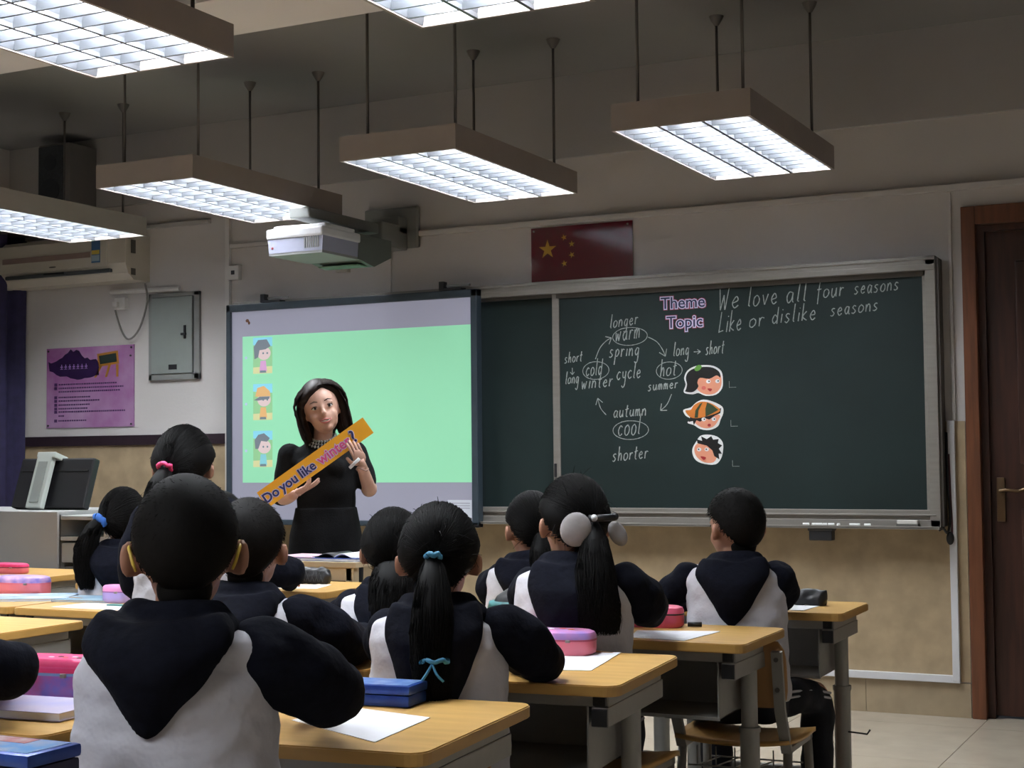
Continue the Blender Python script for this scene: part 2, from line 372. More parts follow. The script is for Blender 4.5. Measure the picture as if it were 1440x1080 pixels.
STROKES = {
 'a': [[(.8,.85),(.4,1),(.08,.5),(.35,0),(.72,.35),(.82,.95)],[(.82,.95),(.82,.15),(1,0)]],
 'c': [[(.8,.85),(.45,1),(.05,.5),(.4,0),(.85,.2)]],
 'd': [[(.8,.75),(.4,1),(.05,.5),(.35,0),(.75,.35)],[(.88,1.9),(.8,0)]],
 'e': [[(.1,.5),(.75,.62),(.5,1),(.08,.5),(.4,0),(.85,.2)]],
 'f': [[(.85,1.8),(.55,2),(.38,1.5),(.3,-.6)],[(.02,1),(.75,1.05)]],
 'g': [[(.8,.85),(.4,1),(.08,.5),(.35,0),(.72,.4),(.82,.95)],[(.82,.95),(.75,-.7),(.4,-1),(.08,-.75)]],
 'h': [[(.15,2),(.08,0)],[(.1,.4),(.45,1),(.72,.75),(.78,0)]],
 'i': [[(.25,1),(.18,0)]], 'dot': [[(.3,1.45),(.34,1.5)]],
 'k': [[(.15,2),(.08,0)],[(.75,1),(.12,.45),(.85,0)]],
 'l': [[(.25,2),(.15,.1)],[(.15,.1),(.3,0)]],
 'L': [[(.25,2),(.05,.02)],[(.05,.02),(.9,.12)]],
 'm': [[(.05,1),(.02,0)],[(.04,.5),(.28,1),(.45,.75),(.42,0)],[(.44,.5),(.72,1),(.9,.75),(.95,0)]],
 'n': [[(.1,1),(.08,0)],[(.1,.5),(.45,1),(.75,.75),(.8,0)]],
 'o': [[(.5,1),(.1,.75),(.1,.2),(.45,0),(.85,.3),(.85,.75),(.5,1)]],
 'p': [[(.2,1),(.02,-1)],[(.15,.7),(.5,1),(.85,.6),(.5,.05),(.1,.2)]],
 'r': [[(.15,1),(.1,0)],[(.12,.55),(.4,.95),(.75,.9)]],
 's': [[(.8,.9),(.45,1),(.2,.75),(.5,.5),(.72,.25),(.4,0),(.05,.1)]],
 't': [[(.42,1.7),(.32,.2),(.62,0)],[(.02,1.05),(.75,1.15)]],
 'u': [[(.12,1),(.08,.35),(.35,0),(.72,.4),(.8,1)],[(.8,1),(.82,0)]],
 'v': [[(.08,1),(.42,0)],[(.42,0),(.85,1)]],
 'w': [[(.02,1),(.2,0)],[(.2,0),(.48,.8)],[(.48,.8),(.72,0)],[(.72,0),(1,1)]],
 'W': [[(.0,1.9),(.28,0)],[(.28,0),(.6,1.3)],[(.6,1.3),(.85,0)],[(.85,0),(1.2,1.9)]],
 'y': [[(.08,1),(.2,.3),(.6,.2),(.8,1)],[(.8,1),(.7,-.6),(.35,-1),(.05,-.8)]],
}
WID = {'W': 1.35, 'm': 1.15, 'w': 1.15, 'i': .45, 'l': .5, 't': .8, 'r': .8, 'f': .85}
def ribbon(g, pts, wd, y, th=.0008):
    pts = catmull([(a, 0, b) for a, b in pts], 4) if len(pts) > 2 else [Vector((a, 0, b)) for a, b in pts]
    L, R = [], []
    for i, p in enumerate(pts):
        t_ = (pts[min(i+1, len(pts)-1)]-pts[max(i-1, 0)]); t_ = t_.normalized() if t_.length > 0 else Vector((1,0,0))
        nn = Vector((-t_.z, 0, t_.x)); ww = wd*(.8+.4*random.random())/2
        L.append((p.x+nn.x*ww, y-th, p.z+nn.z*ww)); R.append((p.x-nn.x*ww, y-th, p.z-nn.z*ww))
    n = len(pts); g.add(L+R, [(i, i+1, n+i+1, n+i) for i in range(n-1)])
def chalk_word(s, x0, z0, x1, z1, xh, y, parent, wd=.0050, name='chalk_word', slant=.12):
    tot = sum(WID.get(ch, 1.)+.22 if ch != ' ' else .8 for ch in s); ln = math.hypot(x1-x0, z1-z0); u = ln/tot
    dx, dz = (x1-x0)/ln, (z1-z0)/ln; g = G(); cx = 0.
    for ch in s:
        if ch == ' ': cx += .8; continue
        gl = STROKES[ch] + (STROKES['dot'] if ch == 'i' else [])
        for st in gl:
            pts = []
            for (a, b) in st:
                a += random.uniform(-.03, .03); b += random.uniform(-.04, .04)
                X = (cx+a*.92)*u + b*xh*slant; Z = b*xh
                pts.append((x0+X*dx - Z*dz*0, z0+X*dz+Z))
            ribbon(g, pts, wd, y)
        cx += WID.get(ch, 1.)+.22
    return obj(name, g, chalk, parent, fixn=False)

# ------------------------------------------------------------------ blackboard
t = thing('blackboard', 'long dark green chalkboard with aluminium frame covered in chalk writing', 'blackboard', (0, 0, 0))
bb = t
YF = -.10
obj('frame_rail', G().box((-3.97, YF, 2.065), (0, -.001, 2.11), bev=.003).box((-3.97, YF-.006, 2.092), (0, YF+.004, 2.104), bev=.002).box((-3.97, YF-.004, 2.045), (0, YF+.03, 2.072), bev=.002), alum, t)
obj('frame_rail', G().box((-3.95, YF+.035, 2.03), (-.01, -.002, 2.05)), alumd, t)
obj('chalk_tray', G().box((-3.97, YF, .862), (0, -.001, .90), bev=.003).box((-3.97, YF-.04, .858), (0, YF+.005, .868), bev=.002).box((-3.97, YF-.04, .862), (0, YF-.034, .872), bev=.001).box((-3.95, YF+.01, .90), (-.02, -.004, .945), bev=.003).box((-3.95, YF-.002, .918), (-.02, YF+.02, .926), bev=.002), alum, t)
obj('frame_stile', G().box((-.048, YF, .86), (0, -.001, 2.11), bev=.004), alum, t)
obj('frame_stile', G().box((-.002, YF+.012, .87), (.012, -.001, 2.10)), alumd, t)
obj('board_panel', G().box((-3.95, -.035, .94), (-1.93, -.02, 2.05)), boardm, t)
obj('board_panel', G().box((-1.915, -.062, .942), (-.062, -.045, 2.045)), boardm, t)
obj('panel_edge', G().box((-1.955, -.07, .935), (-1.915, -.04, 2.05), bev=.004), alum, t)
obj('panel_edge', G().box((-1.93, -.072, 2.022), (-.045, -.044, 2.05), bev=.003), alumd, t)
obj('panel_edge', G().box((-.066, -.072, .935), (-.040, -.04, 2.05), bev=.003), alum, t)
obj('panel_handle', G().box((-1.948, -.078, 1.10), (-1.935, -.068, 1.17), bev=.003), darkm, t)
YW = -.0625
cw_ = lambda s, a, b, c_, d_, h, **k: chalk_word(s, a, b, c_, d_, h, YW, t, **k)
cw_('We', -1.055, 1.915, -.935, 1.925, .055); cw_('love', -.905, 1.925, -.745, 1.933, .05); cw_('all', -.715, 1.933, -.600, 1.940, .05)
cw_('four', -.565, 1.945, -.425, 1.952, .042); cw_('seasons', -.385, 1.955, -.168, 1.965, .036)
cw_('Like', -1.055, 1.805, -.93, 1.815, .05); cw_('or', -.90, 1.822, -.815, 1.83, .042); cw_('dislike', -.785, 1.835, -.560, 1.848, .042); cw_('seasons', -.50, 1.858, -.265, 1.875, .036)
cw_('longer', -1.632, 1.855, -1.474, 1.87, .034); cw_('warm', -1.605, 1.785, -1.462, 1.80, .046); cw_('spring', -1.640, 1.705, -1.468, 1.712, .038)
cw_('cycle', -1.60, 1.59, -1.462, 1.60, .040); cw_('hot', -1.365, 1.600, -1.272, 1.605, .042); cw_('summer', -1.432, 1.53, -1.266, 1.54, .028)
cw_('long', -1.293, 1.70, -1.205, 1.705, .034); cw_('short', -1.125, 1.70, -1.026, 1.705, .034); cw_('short', -1.890, 1.685, -1.785, 1.695, .028)
cw_('cold', -1.770, 1.615, -1.675, 1.622, .042); cw_('winter', -1.795, 1.548, -1.615, 1.56, .038); cw_('long', -1.885, 1.578, -1.805, 1.582, .032)
cw_('autumn', -1.620, 1.40, -1.435, 1.408, .034); cw_('cool', -1.598, 1.305, -1.468, 1.315, .052); cw_('shorter', -1.630, 1.178, -1.430, 1.195, .036)
def chalk_line(pts, wd=.004):
    g = G(); ribbon(g, pts, wd, YW); return obj('chalk_line', g, chalk, bb, fixn=False)
def ring(cx, cz, rx, rz, a0=100, a1=480):
    chalk_line([(cx+rx*math.cos(math.radians(a))*(1+.0004*(a-a0)), cz+rz*math.sin(math.radians(a))) for a in range(a0, a1, 18)], .0034)
ring(-1.527, 1.808, .088, .045); ring(-1.318, 1.628, .064, .043); ring(-1.716, 1.642, .068, .045); ring(-1.530, 1.335, .090, .047)
def arrow(pts, h=.032, back=150, spread=.5):
    chalk_line(pts); (x0, z0), (x1, z1) = pts[-2], pts[-1]; a = math.atan2(z1-z0, x1-x0)
    for s_ in (1, -1):
        b_ = a+PI+s_*spread; chalk_line([(x1, z1), (x1+h*math.cos(b_), z1+h*math.sin(b_))])
arrow([(-1.715, 1.70), (-1.69, 1.755), (-1.655, 1.79), (-1.625, 1.805)], .035, spread=.7); arrow([(-1.425, 1.80), (-1.38, 1.775), (-1.35, 1.735), (-1.335, 1.70)], .038, spread=.6)
arrow([(-1.305, 1.51), (-1.33, 1.46), (-1.365, 1.43)], .035, spread=.7); arrow([(-1.66, 1.415), (-1.69, 1.45), (-1.705, 1.50)], .035, spread=.6)
arrow([(-1.185, 1.716), (-1.15, 1.716)], .02, spread=.6); arrow([(-1.845, 1.66), (-1.845, 1.625)], .018, spread=.7)
for (x, z) in ((-1.005, 1.535), (-1.0, 1.345), (-.995, 1.15)): chalk_line([(x, z+.03), (x, z), (x+.0, z)], .002); chalk_line([(x, z), (x+.035, z)], .002)
obj('screw_cap', G().tube([(-2.6, YF-.001, 2.08), (-2.6, YF-.004, 2.08)], .006, 8), darkm, t)
# word cards on the board
lav = flat('card_lavender', (215, 205, 235)); magenta = flat('card_red_edge', (150, 40, 75)); navyp = flat('print_navy', (28, 34, 78)); 
def card(s, x, z, w_, h_, label):
    t = thing('word_card', label, 'word card', (x, YW, z), 0, 'word cards on the blackboard')
    put_text('card_edge', s, h_*1.12, magenta, t, wallM(0, -.0008, 0), offset=h_*.105, ext=.0008)
    put_text('card_face', s, h_*1.12, lav, t, wallM(0, -.0022, 0), offset=h_*.068, ext=.0008)
    put_text('card_lettering', s, h_*1.12, navyp, t, wallM(0, -.0036, 0), offset=h_*.004, ext=.0008)
card('Theme', -1.238, 1.962, .24, .074, 'printed word card reading Theme, upper card on the blackboard')
card('Topic', -1.23, 1.865, .18, .074, 'printed word card reading Topic, lower card on the blackboard')
# cartoon children heads
cskin = flat('cartoon_skin', (225, 150, 120)); cwhite = flat('cartoon_white', (225, 225, 225)); cblack = flat('cartoon_black', (14, 12, 14)); cred = flat('cartoon_red', (170, 45, 45)); corange = flat('cartoon_orange', (205, 120, 45)); cgreen = flat('cartoon_cap_green', (50, 66, 40)); clime = flat('cartoon_bow_green', (95, 150, 60)); cpink = flat('cartoon_cheek', (215, 105, 95))
def grow(o, s, c=(0, 0)): return [(c[0]+(a-c[0])*s, c[1]+(b-c[1])*s) for a, b in o]
def cutout(name, label, x, z, base, layers):
    t = thing(name, label, 'cartoon cutout', (x, YW, z), 0, 'cartoon head cutouts on the blackboard')
    t.scale = (.95, 1, .80); obj('backing', shape(smo(base), 0, .0012), cwhite, t, fixn=True)
    for i, (nm, o, m) in enumerate(layers): obj(nm, shape(smo(o) if nm in ('face', 'cap', 'bow', 'mouth') or (nm == 'hair' and 'ponytail' in label) else o, -.0012-.0004*i, .0008), m, t)
def smo(o, k=3):
    n = len(o); out = []
    for i in range(n):
        a, b, c_, d = o[i-1], o[i], o[(i+1) % n], o[(i+2) % n]
        for j in range(k):
            t = j/k; out.append(tuple(.5*((2*b[q])+(c_[q]-a[q])*t+(2*a[q]-5*b[q]+4*c_[q]-d[q])*t*t+(3*b[q]-a[q]-3*c_[q]+d[q])*t**3) for q in (0, 1)))
    return out
def face_bits(cx, cz, ex, s=1., look=.3):
    L = []
    for dx in ex:
        L.append(('eye', circ(cx+dx, cz+.012*s, .012*s, 14), cwhite)); L.append(('pupil', circ(cx+dx+.004*look/.3, cz+.013*s, .0045*s, 8), cblack))
    return L
girl_hair = [(-.10,-.055),(-.092,-.02),(-.098,.02),(-.085,.055),(-.05,.078),(0,.085),(.05,.078),(.085,.05),(.09,.015),(.07,.03),(.03,.01),(-.02,.018),(-.035,-.01),(-.03,-.035),(-.05,-.062),(-.075,-.07),(-.105,-.062)]
cutout('cartoon_girl', 'cartoon girl head with black ponytail and green bow, top cutout', -1.135, 1.572, [(-.112,-.06),(-.10,-.02),(-.108,.02),(-.09,.065),(-.05,.09),(0,.096),(.055,.088),(.095,.055),(.103,.0),(.098,-.05),(.065,-.088),(.01,-.094),(-.03,-.075),(-.06,-.082),(-.10,-.076)],
  [('face', [(-.045,-.02),(-.03,-.06),(.01,-.085),(.06,-.08),(.09,-.045),(.096,0),(.085,.04),(.03,.05),(-.03,.03)], cskin), ('hair', girl_hair, cblack), ('bow', [(-.05,.075),(-.03,.098),(-.01,.09),(-.02,.068),(-.04,.06)], clime)] + face_bits(.045, -.018, (-.02, .03)) + [('cheek', circ(.0,-.045,.012,12), cpink), ('mouth', [(.02,-.05),(.045,-.052),(.035,-.068)], cred)])
cap = [(-.10,.03),(-.07,.035),(-.055,.06),(-.02,.082),(.02,.08),(.06,.06),(.09,.03),(.07,.01),(.0,-.012),(-.05,-.018),(-.08,-.005)]
cutout('cartoon_boy', 'cartoon boy head in an orange and dark green cap, middle cutout', -1.138, 1.402, [(-.112,.035),(-.07,.05),(-.04,.08),(0,.096),(.05,.082),(.10,.05),(.105,.01),(.09,-.03),(.075,-.07),(.03,-.092),(-.02,-.085),(-.055,-.06),(-.09,-.045),(-.075,-.02),(-.10,0)],
  [('face', [(-.05,-.01),(-.045,-.05),(0,-.08),(.05,-.072),(.08,-.03),(.085,.0),(.02,.01)], cskin), ('hair', [(-.075,-.01),(-.085,-.04),(-.06,-.035),(-.055,-.06),(-.04,-.03),(-.02,-.04),(.01,-.02),(.03,-.028),(.06,-.004),(.09,.01),(.095,.04),(.02,.03)], cblack), ('cap', cap, corange), ('cap_stripe', [(-.05,-.015),(-.045,.03),(-.02,.07),(-.005,.078),(-.028,.03),(-.032,-.015)], cgreen), ('cap_stripe', [(.01,-.01),(.01,.04),(.02,.078),(.05,.06),(.08,.03),(.05,.012)], cgreen)] + face_bits(.02, -.038, (-.02, .035)) + [('mouth', circ(.03,-.062,.009,10), cred)])
cutout('cartoon_boy', 'cartoon boy head with spiky black hair, bottom cutout', -1.120, 1.228, [(-.082,.02),(-.06,.06),(-.04,.09),(0,.098),(.05,.085),(.08,.05),(.082,0),(.07,-.05),(.04,-.085),(-.02,-.082),(-.065,-.06),(-.084,-.02)],
  [('face', [(-.074,.005),(-.06,-.04),(-.02,-.072),(.03,-.072),(.05,-.03),(.045,.02),(-.02,.05),(-.06,.04)], cskin), ('hair', [(-.055,.045),(-.06,.07),(-.03,.06),(-.035,.088),(-.005,.07),(.02,.088),(.03,.066),(.06,.07),(.055,.045),(.078,.03),(.06,.01),(.076,-.02),(.058,-.02),(.062,-.055),(.035,-.035),(.025,.0),(-.005,.03)], cblack)] + face_bits(-.025, -.005, (-.022, .02), look=-.2) + [('mouth', [(-.04,-.035),(-.01,-.042),(-.022,-.058)], cred)])
# chalk, eraser and clip on the tray
for i, (x, L_, a) in enumerate(((-.62, .03, .2), (-.585, .02, 1.), (-.56, .035, .1), (-.53, .025, .8), (-.50, .03, .3), (-.465, .02, 1.2), (-.40, .03, .4), (-.375, .02, .0), (-.33, .03, .1))):
    dx, dy = math.cos(a)*L_/2, math.sin(a)*L_/2*.5
    o = obj('chalk_stick', G().tube([(x-dx, -.120-dy, .8750), (x+dx, -.120+dy, .8750)], .0070, 8), mat('chalk_white', (.8, .8, .78), .9, noise_amt=.05), None, 'auto')
    tag(o, 'short white chalk stick in the chalk tray, %s from the left' % ('first second third fourth fifth sixth seventh eighth ninth'.split()[i]), 'chalk', 'chalk sticks in the tray')
o = thing('board_eraser', 'grey and white board eraser on the right end of the chalk tray', 'eraser', (-.145, -.118, .868))
obj('felt', bx((-.05, -.018, 0), (.05, .018, .012), .002), flat('felt_grey', (90, 88, 84), .95), o); obj('grip', bx((-.048, -.015, .012), (.048, .015, .032), .005), plastic, o)
o = thing('clip_holder', 'small black plastic box hanging under the chalk tray', 'holder', (-.55, -.10, .80)); obj('box', bx((-.055, -.03, 0), (.055, .03, .058), .006), darkm, o); obj('lip', bx((-.06, -.033, .046), (.06, .033, .058), .003), flat('holder_grey', (60, 58, 56)), o)
t = thing('cable_bundle', 'dark cables hanging at the lower right corner of the blackboard frame', 'cables', (0, 0, 0))
obj('cable', G().tube(catmull([(.02, -.03, 1.30), (.022, -.03, 1.05), (.03, -.035, .92), (.018, -.04, .84), (.0, -.05, .86), (-.02, -.05, .85)]), .006, 6), darkm, t, True)
obj('cable', G().tube(catmull([(.028, -.03, 1.2), (.032, -.03, 1.0), (.036, -.03, .86), (.03, -.04, .80), (.022, -.04, .82)]), .005, 6), flat('cable_maroon', (70, 30, 35)), t, True)
obj('knot', G().ell((.028, -.04, .815), (.018, .014, .03)), darkm, t, True)

# ------------------------------------------------------------------ whiteboard with the projected slide
t = thing('whiteboard', 'interactive whiteboard with dark frame showing a light green slide', 'whiteboard', (0, 0, 0)); wb = t
WY = -.165
fx0, fx1, fz0, fz1 = -3.97, -2.345, .84, 2.09
# shift from the y=-.08 measurement plane is absorbed below
obj('frame_rail', bx((fx0, WY, fz1-.042), (fx1, WY+.055, fz1), .005), wbframe, t); obj('frame_rail', bx((fx0, WY, fz0), (fx1, WY+.055, fz0+.030), .005), wbframe, t)
obj('frame_stile', bx((fx0, WY, fz0), (fx0+.03, WY+.055, fz1), .005), wbframe, t); obj('frame_stile', bx((fx1-.038, WY, fz0), (fx1, WY+.055, fz1), .005), wbframe, t)
sx0, sx1, sz0, sz1 = fx0+.028, fx1-.036, fz0+.028, fz1-.04
def projglow_mat(name, rgb, k):
    c_ = s2l(rgb); m = mat(name, tuple(v*.35 for v in c_), .45, emit=c_, es=k*.68, noise_amt=.01); return m  # emission stands in for the projector's light on the board
sgrey = projglow_mat('projection_glow_grey', (160, 160, 178), .82); sgreen = projglow_mat('projection_glow_green', (152, 225, 182), .98); swhite = projglow_mat('projection_glow_white', (200, 205, 215), .9)
obj('screen', bx((sx0, WY+.018, sz0), (sx1, WY+.03, sz1)), sgrey, t)  # passive board face, glowing in place of light thrown by the projector
gx0, gx1, gz0, gz1 = -3.865, sx1, 1.075, 1.905
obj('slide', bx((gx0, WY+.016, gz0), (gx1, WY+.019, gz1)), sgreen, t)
# slide pictures: three cards with simple children
pc = {k: projglow_mat('slide_'+k, v, 1.) for k, v in dict(sky=(140, 215, 235), sand=(215, 215, 160), lawn=(150, 205, 150), skin=(222, 200, 200), hair=(118, 128, 138), pink=(212, 160, 205), orange=(225, 178, 120), blue=(135, 205, 215), dark=(110, 130, 140), lilac=(190, 205, 230)).items()}
def pic(cx, cz, kind):
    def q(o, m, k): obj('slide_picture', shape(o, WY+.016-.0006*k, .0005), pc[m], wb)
    w_, h_ = .066, .102
    q([(cx-w_, cz-h_), (cx+w_, cz-h_), (cx+w_, cz+h_), (cx-w_, cz+h_)], 'lawn', 0)
    q([(cx-w_, cz+.06), (cx+w_, cz+.05), (cx+w_, cz+h_), (cx-w_, cz+h_)], 'sky', 1)
    q([(cx-w_, cz-h_), (cx+w_, cz-h_), (cx+w_, cz-.062), (cx-w_, cz-.066)], 'sand', 1)
    body = {'girl': 'pink', 'cap': 'orange', 'boy': 'blue'}[kind]
    q([(cx-.022, cz-.09), (cx+.03, cz-.09), (cx+.022, cz-.03), (cx-.014, cz-.03)], body, 2)
    q([(cx-.02, cz-.098), (cx+.026, cz-.098), (cx+.022, cz-.085), (cx-.016, cz-.085)], 'dark', 3)
    q(circ(cx+.01, cz+.012, .046, 18, .038), 'skin', 3)
    if kind == 'girl': q([(cx-.055, cz-.02), (cx-.06, cz+.05), (cx-.03, cz+.088), (cx+.03, cz+.09), (cx+.056, cz+.05), (cx+.02, cz+.034), (cx-.02, cz+.03), (cx-.03, cz-.01)], 'hair', 4)
    if kind == 'cap': q([(cx-.06, cz+.01), (cx-.02, cz+.03), (cx+.05, cz+.03), (cx+.045, cz+.016), (cx-.03, cz+.008)], 'hair', 4); q([(cx-.05, cz+.03), (cx-.035, cz+.08), (cx+.01, cz+.09), (cx+.05, cz+.06), (cx+.055, cz+.032)], 'orange', 5)
    if kind == 'boy': q([(cx-.05, cz+.0), (cx-.055, cz+.05), (cx-.03, cz+.08), (cx+.01, cz+.088), (cx+.05, cz+.06), (cx+.03, cz+.04), (cx-.01, cz+.045), (cx-.03, cz+.0)], 'hair', 4)
    for e_ in (.0, .028): q(circ(cx+e_+.006, cz+.012, .006, 10), 'dark', 6)
    q(circ(cx-.115, cz-.01, .008, 10), 'lilac', 1)
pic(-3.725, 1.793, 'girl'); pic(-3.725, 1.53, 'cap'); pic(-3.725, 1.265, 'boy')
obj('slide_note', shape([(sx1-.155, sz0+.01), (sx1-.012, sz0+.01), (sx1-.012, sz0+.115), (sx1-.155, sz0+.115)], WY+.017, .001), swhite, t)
for k in range(3): obj('slide_text_line', bx((sx1-.145, WY+.0145, sz0+.07+.013*k), (sx1-.022, WY+.016, sz0+.074+.013*k)), projglow_mat('slide_line', (150, 150, 165), .8), t)
g = G()
for i in range(16): g.ell((sx1-.15+.0088*i, WY+.0155, sz0+.012+random.uniform(0, .012)), (.006, .0008, random.uniform(.005, .013)), n=8, m=5)
obj('slide_plants', g, mat('slide_plant_dark', (.02, .03, .02), .6, noise_amt=.1), t)
obj('corner_logo', G().ell((sx0+.11, WY+.0165, sz1-.055), (.012, .001, .010), n=10, m=5).ell((sx0+.122, WY+.0165, sz1-.068), (.008, .001, .010), n=10, m=5), mat('logo_brown', (.12, .04, .01), .5, noise_amt=.1), t)
for x in (-3.66, -2.50):
    o = thing('board_bracket', 'dark hanging bracket over the %s of the whiteboard top edge' % ('left part' if x < -3 else 'right end'), 'bracket', (x, 0, 2.09), 0, 'brackets above the whiteboard')
    obj('arm', G().box((-.06, -.16, .002), (.06, -.001, .014), bev=.002).box((-.075, -.16, .002), (-.045, -.12, .05), bev=.003), darkm, o); obj('wing', G().box((-.04, -.14, .02), (.10, -.125, .034), bev=.003), greym, o)

# ------------------------------------------------------------------ flag
t = thing('flag_poster', 'red flag with five yellow stars fixed on the wall above the blackboard', 'flag', (-1.811, -.004, 2.264))
obj('flag_panel', bx((-.287, -.006, -.142), (.287, .004, .142)), mat('flag_red', (.11, .004, .014), .12, noise_amt=.05, spec=.6, coat=.6), t)
stary = flat('star_yellow', (190, 140, 35), .4)
def star(cx, cz, r, a0=PI/2): return [(cx+(r if i % 2 == 0 else r*.382)*math.cos(a0+i*PI/5), cz+(r if i % 2 == 0 else r*.382)*math.sin(a0+i*PI/5)) for i in range(10)]
obj('large_star', shape(star(-.192, .025, .052), -.0062, .0012), stary, t)
for (a, b, r0) in ((-.096, .082, .3), (-.053, .045, .0), (-.053, -.012, .4), (-.096, -.055, .15)): obj('small_star', shape(star(a, b, .018, PI/2+r0), -.0062, .0012), stary, t)
for a in (-.27, .262): obj('pin', G().tube([(a, -.006, .125), (a, -.012, .125)], .005, 8), alum, t)
# ------------------------------------------------------------------ purple rules poster
t = thing('rules_poster', 'pink and purple class rules poster on the left wall by the curtain', 'poster', (-5.130, -.003, 1.663))
obj('poster_sheet', bx((-.350, -.004, -.250), (.350, .003, .247)), mat('poster_purple', (.30, .095, .27), .2, noise_amt=.45, nscale=3, col2=(.42, .26, .42), coat=.3), t)
dp = flat('poster_dark_purple', (44, 20, 66)); pt = flat('poster_print', (66, 28, 84)); pl = flat('poster_pale_print', (150, 120, 170))
rag = []
for i in range(19): a = -.335+.41*i/18; rag.append((a, .155+.035*math.sin(PI*i/18)+random.uniform(-.012, .016)+.04*math.exp(-((i-9)/3)**2)))
rag += [(a+.41-.41*i/14-.0 if False else .075-.40*i/14+.0, .105-.03*math.sin(PI*i/14)*1.2-.03*(14-i)/14+random.uniform(-.008, .008)) for i, a in enumerate([-.335]*15)]
obj('title_banner', shape(rag, -.0042, .001), dp, t)
for i in range(7): obj('title_character', G().box((-.235+.033*i, -.0064, .125), (-.215+.033*i, -.0052, .131)).box((-.227+.033*i, -.0064, .115), (-.222+.033*i, -.0052, .143)).box((-.236+.033*i, -.0064, .113), (-.214+.033*i, -.0052, .116)), pl, t)
og = flat('easel_orange', (165, 110, 40)); 
obj('easel_picture', shape([(.07, .12), (.235, .135), (.225, .215), (.06, .20)], -.0042, .001), og, t); obj('easel_picture', shape([(.085, .135), (.218, .147), (.21, .20), (.075, .187)], -.0052, .001), flat('easel_board', (40, 52, 48)), t)
for (a, b) in ((.075, .05), (.14, .135), (.20, .225)): obj('easel_picture', shape([(b-.012, .055), (b+.004, .055), (a+.03, .13), (a+.01, .13)], -.0042, .001), og, t)
rows = [(.02, .21, 1), (-.003, .27, 1), (-.025, .24, 0), (-.06, .01, 1), (-.082, .08, 1), (-.107, .0, 1), (-.13, -.02, 1), (-.15, .28, 1), (-.175, -.22, 0), (-.205, -.03, 1)]
for (z, xe, b) in rows:
    g = G(); a = -.25
    while a < xe:
        ln = random.uniform(.008, .016); g.box((a, -.0052, z-.005), (a+ln, -.0042, z+.004)); a += ln+.005
    if b: g.box((-.285, -.0052, z-.010), (-.262, -.0042, z+.008))
    obj('text_line', g, pt, t)
for a, b in ((-.335, -.235), (.33, -.235), (.33, .23), (-.335, .23), (.325, .18)): obj('pin', G().tube([(a, -.004, b), (a, -.009, b)], .006, 8), darkm, t)
# ------------------------------------------------------------------ air conditioner
t = thing('air_conditioner', 'cream wall mounted air conditioner in the upper left corner', 'air conditioner', (-5.20, 0, 2.42))
prof = [(0, -.135), (-.14, -.135), (-.19, -.10), (-.215, -.04), (-.215, .10), (-.195, .135), (0, .135)]
g = G(); n = len(prof); g.prism(prof, -.52, .52, axis='x'); obj('body', g, creamp, t)
for sx in (-.53, .50): obj('end_cap', G().prism([(a*1.015, b*1.02) for a, b in prof], sx, sx+.035, axis='x'), creamp, t)
obj('front_panel', bx((-.47, -.222, -.055), (.40, -.213, .115), .004), creamp, t)
obj('panel_band', bx((-.44, -.2245, .005), (.27, -.221, .038), .001), flat('ac_band', (140, 120, 112)), t)
obj('air_flap', G().box((-.42, -.222, -.092), (.42, -.198, -.070), bev=.004), flat('ac_flap', (72, 76, 78)), t)
obj('air_outlet', G().box((-.1, -.226, -.082), (.06, -.214, -.07)), darkm, t)
obj('energy_label', G().box((.28, -.2255, -.03), (.345, -.2215, .10)), flat('label_blue', (70, 110, 150)), t); obj('energy_label', G().box((.283, -.227, .02), (.342, -.2215, .045)), flat('label_yellow', (190, 170, 70)), t); obj('energy_label', G().box((.283, -.227, -.02), (.342, -.2215, .015)), flat('label_pale', (150, 170, 185)), t)
obj('badge', G().ell((-.03, -.2235, -.035), (.03, .002, .005), n=10, m=5), flat('badge_grey', (90, 86, 82)), t)
obj('side_vent', G().box((.5353, -.17, .02), (.5375, -.13, .10)).box((.5353, -.17, -.11), (.5375, -.13, -.07)), flat('vent_grey', (80, 78, 70)), t)
t = thing('power_cord', 'grey power cord looping below the air conditioner to its socket', 'cord', (0, 0, 0))
obj('cord', G().tube(catmull([(-4.66, -.05, 2.27), (-4.66, -.03, 2.16), (-4.72, -.03, 2.0), (-4.80, -.03, 1.94), (-4.86, -.03, 2.0), (-4.89, -.05, 2.12)]), .006, 6), flat('cord_grey', (120, 118, 112)), t, True)
t = thing('wall_socket', 'white surface socket on the wall under the air conditioner', 'socket', (-4.87, 0, 2.16)); obj('box', bx((-.04, -.035, -.035), (.04, 0, .035), .004), plastic, t); obj('plug', bx((-.035, -.06, -.02), (0, -.035, .01), .003), plastic, t)
o = obj('pipe_cover', G().tube([(-4.95, -.02, 2.235), (-4.42, -.02, 2.225)], .014, 8), plastic, None, 'auto'); tag(o, 'short white pipe running under the air conditioner', 'pipe')
# distribution panel
t = thing('electric_panel', 'grey metal electric cabinet mounted on the wall right of the poster', 'electric cabinet', (-4.467, 0, 1.945))
obj('cabinet_frame', G().box((-.190, -.02, -.26), (.190, 0, -.225), bev=.003).box((-.190, -.02, .235), (.190, 0, .26), bev=.003).box((-.190, -.02, -.26), (-.165, 0, .26), bev=.003).box((.150, -.02, -.26), (.190, 0, .26), bev=.003), greym, t)
dd = obj('door', bx((-.163, -.028, -.223), (.143, -.004, .233), .003), flat('panel_door', (136, 142, 138)), t); obj('gap', bx((.144, -.008, -.223), (.150, -.002, .233)), darkm, t)
obj('handle', G().box((.085, -.036, -.02), (.10, -.028, .06), bev=.002).box((.07, -.045, .0), (.11, -.036, .015), bev=.003), darkm, dd); obj('name_plate', bx((-.03, -.030, -.20), (.03, -.028, -.17)), darkm, dd)
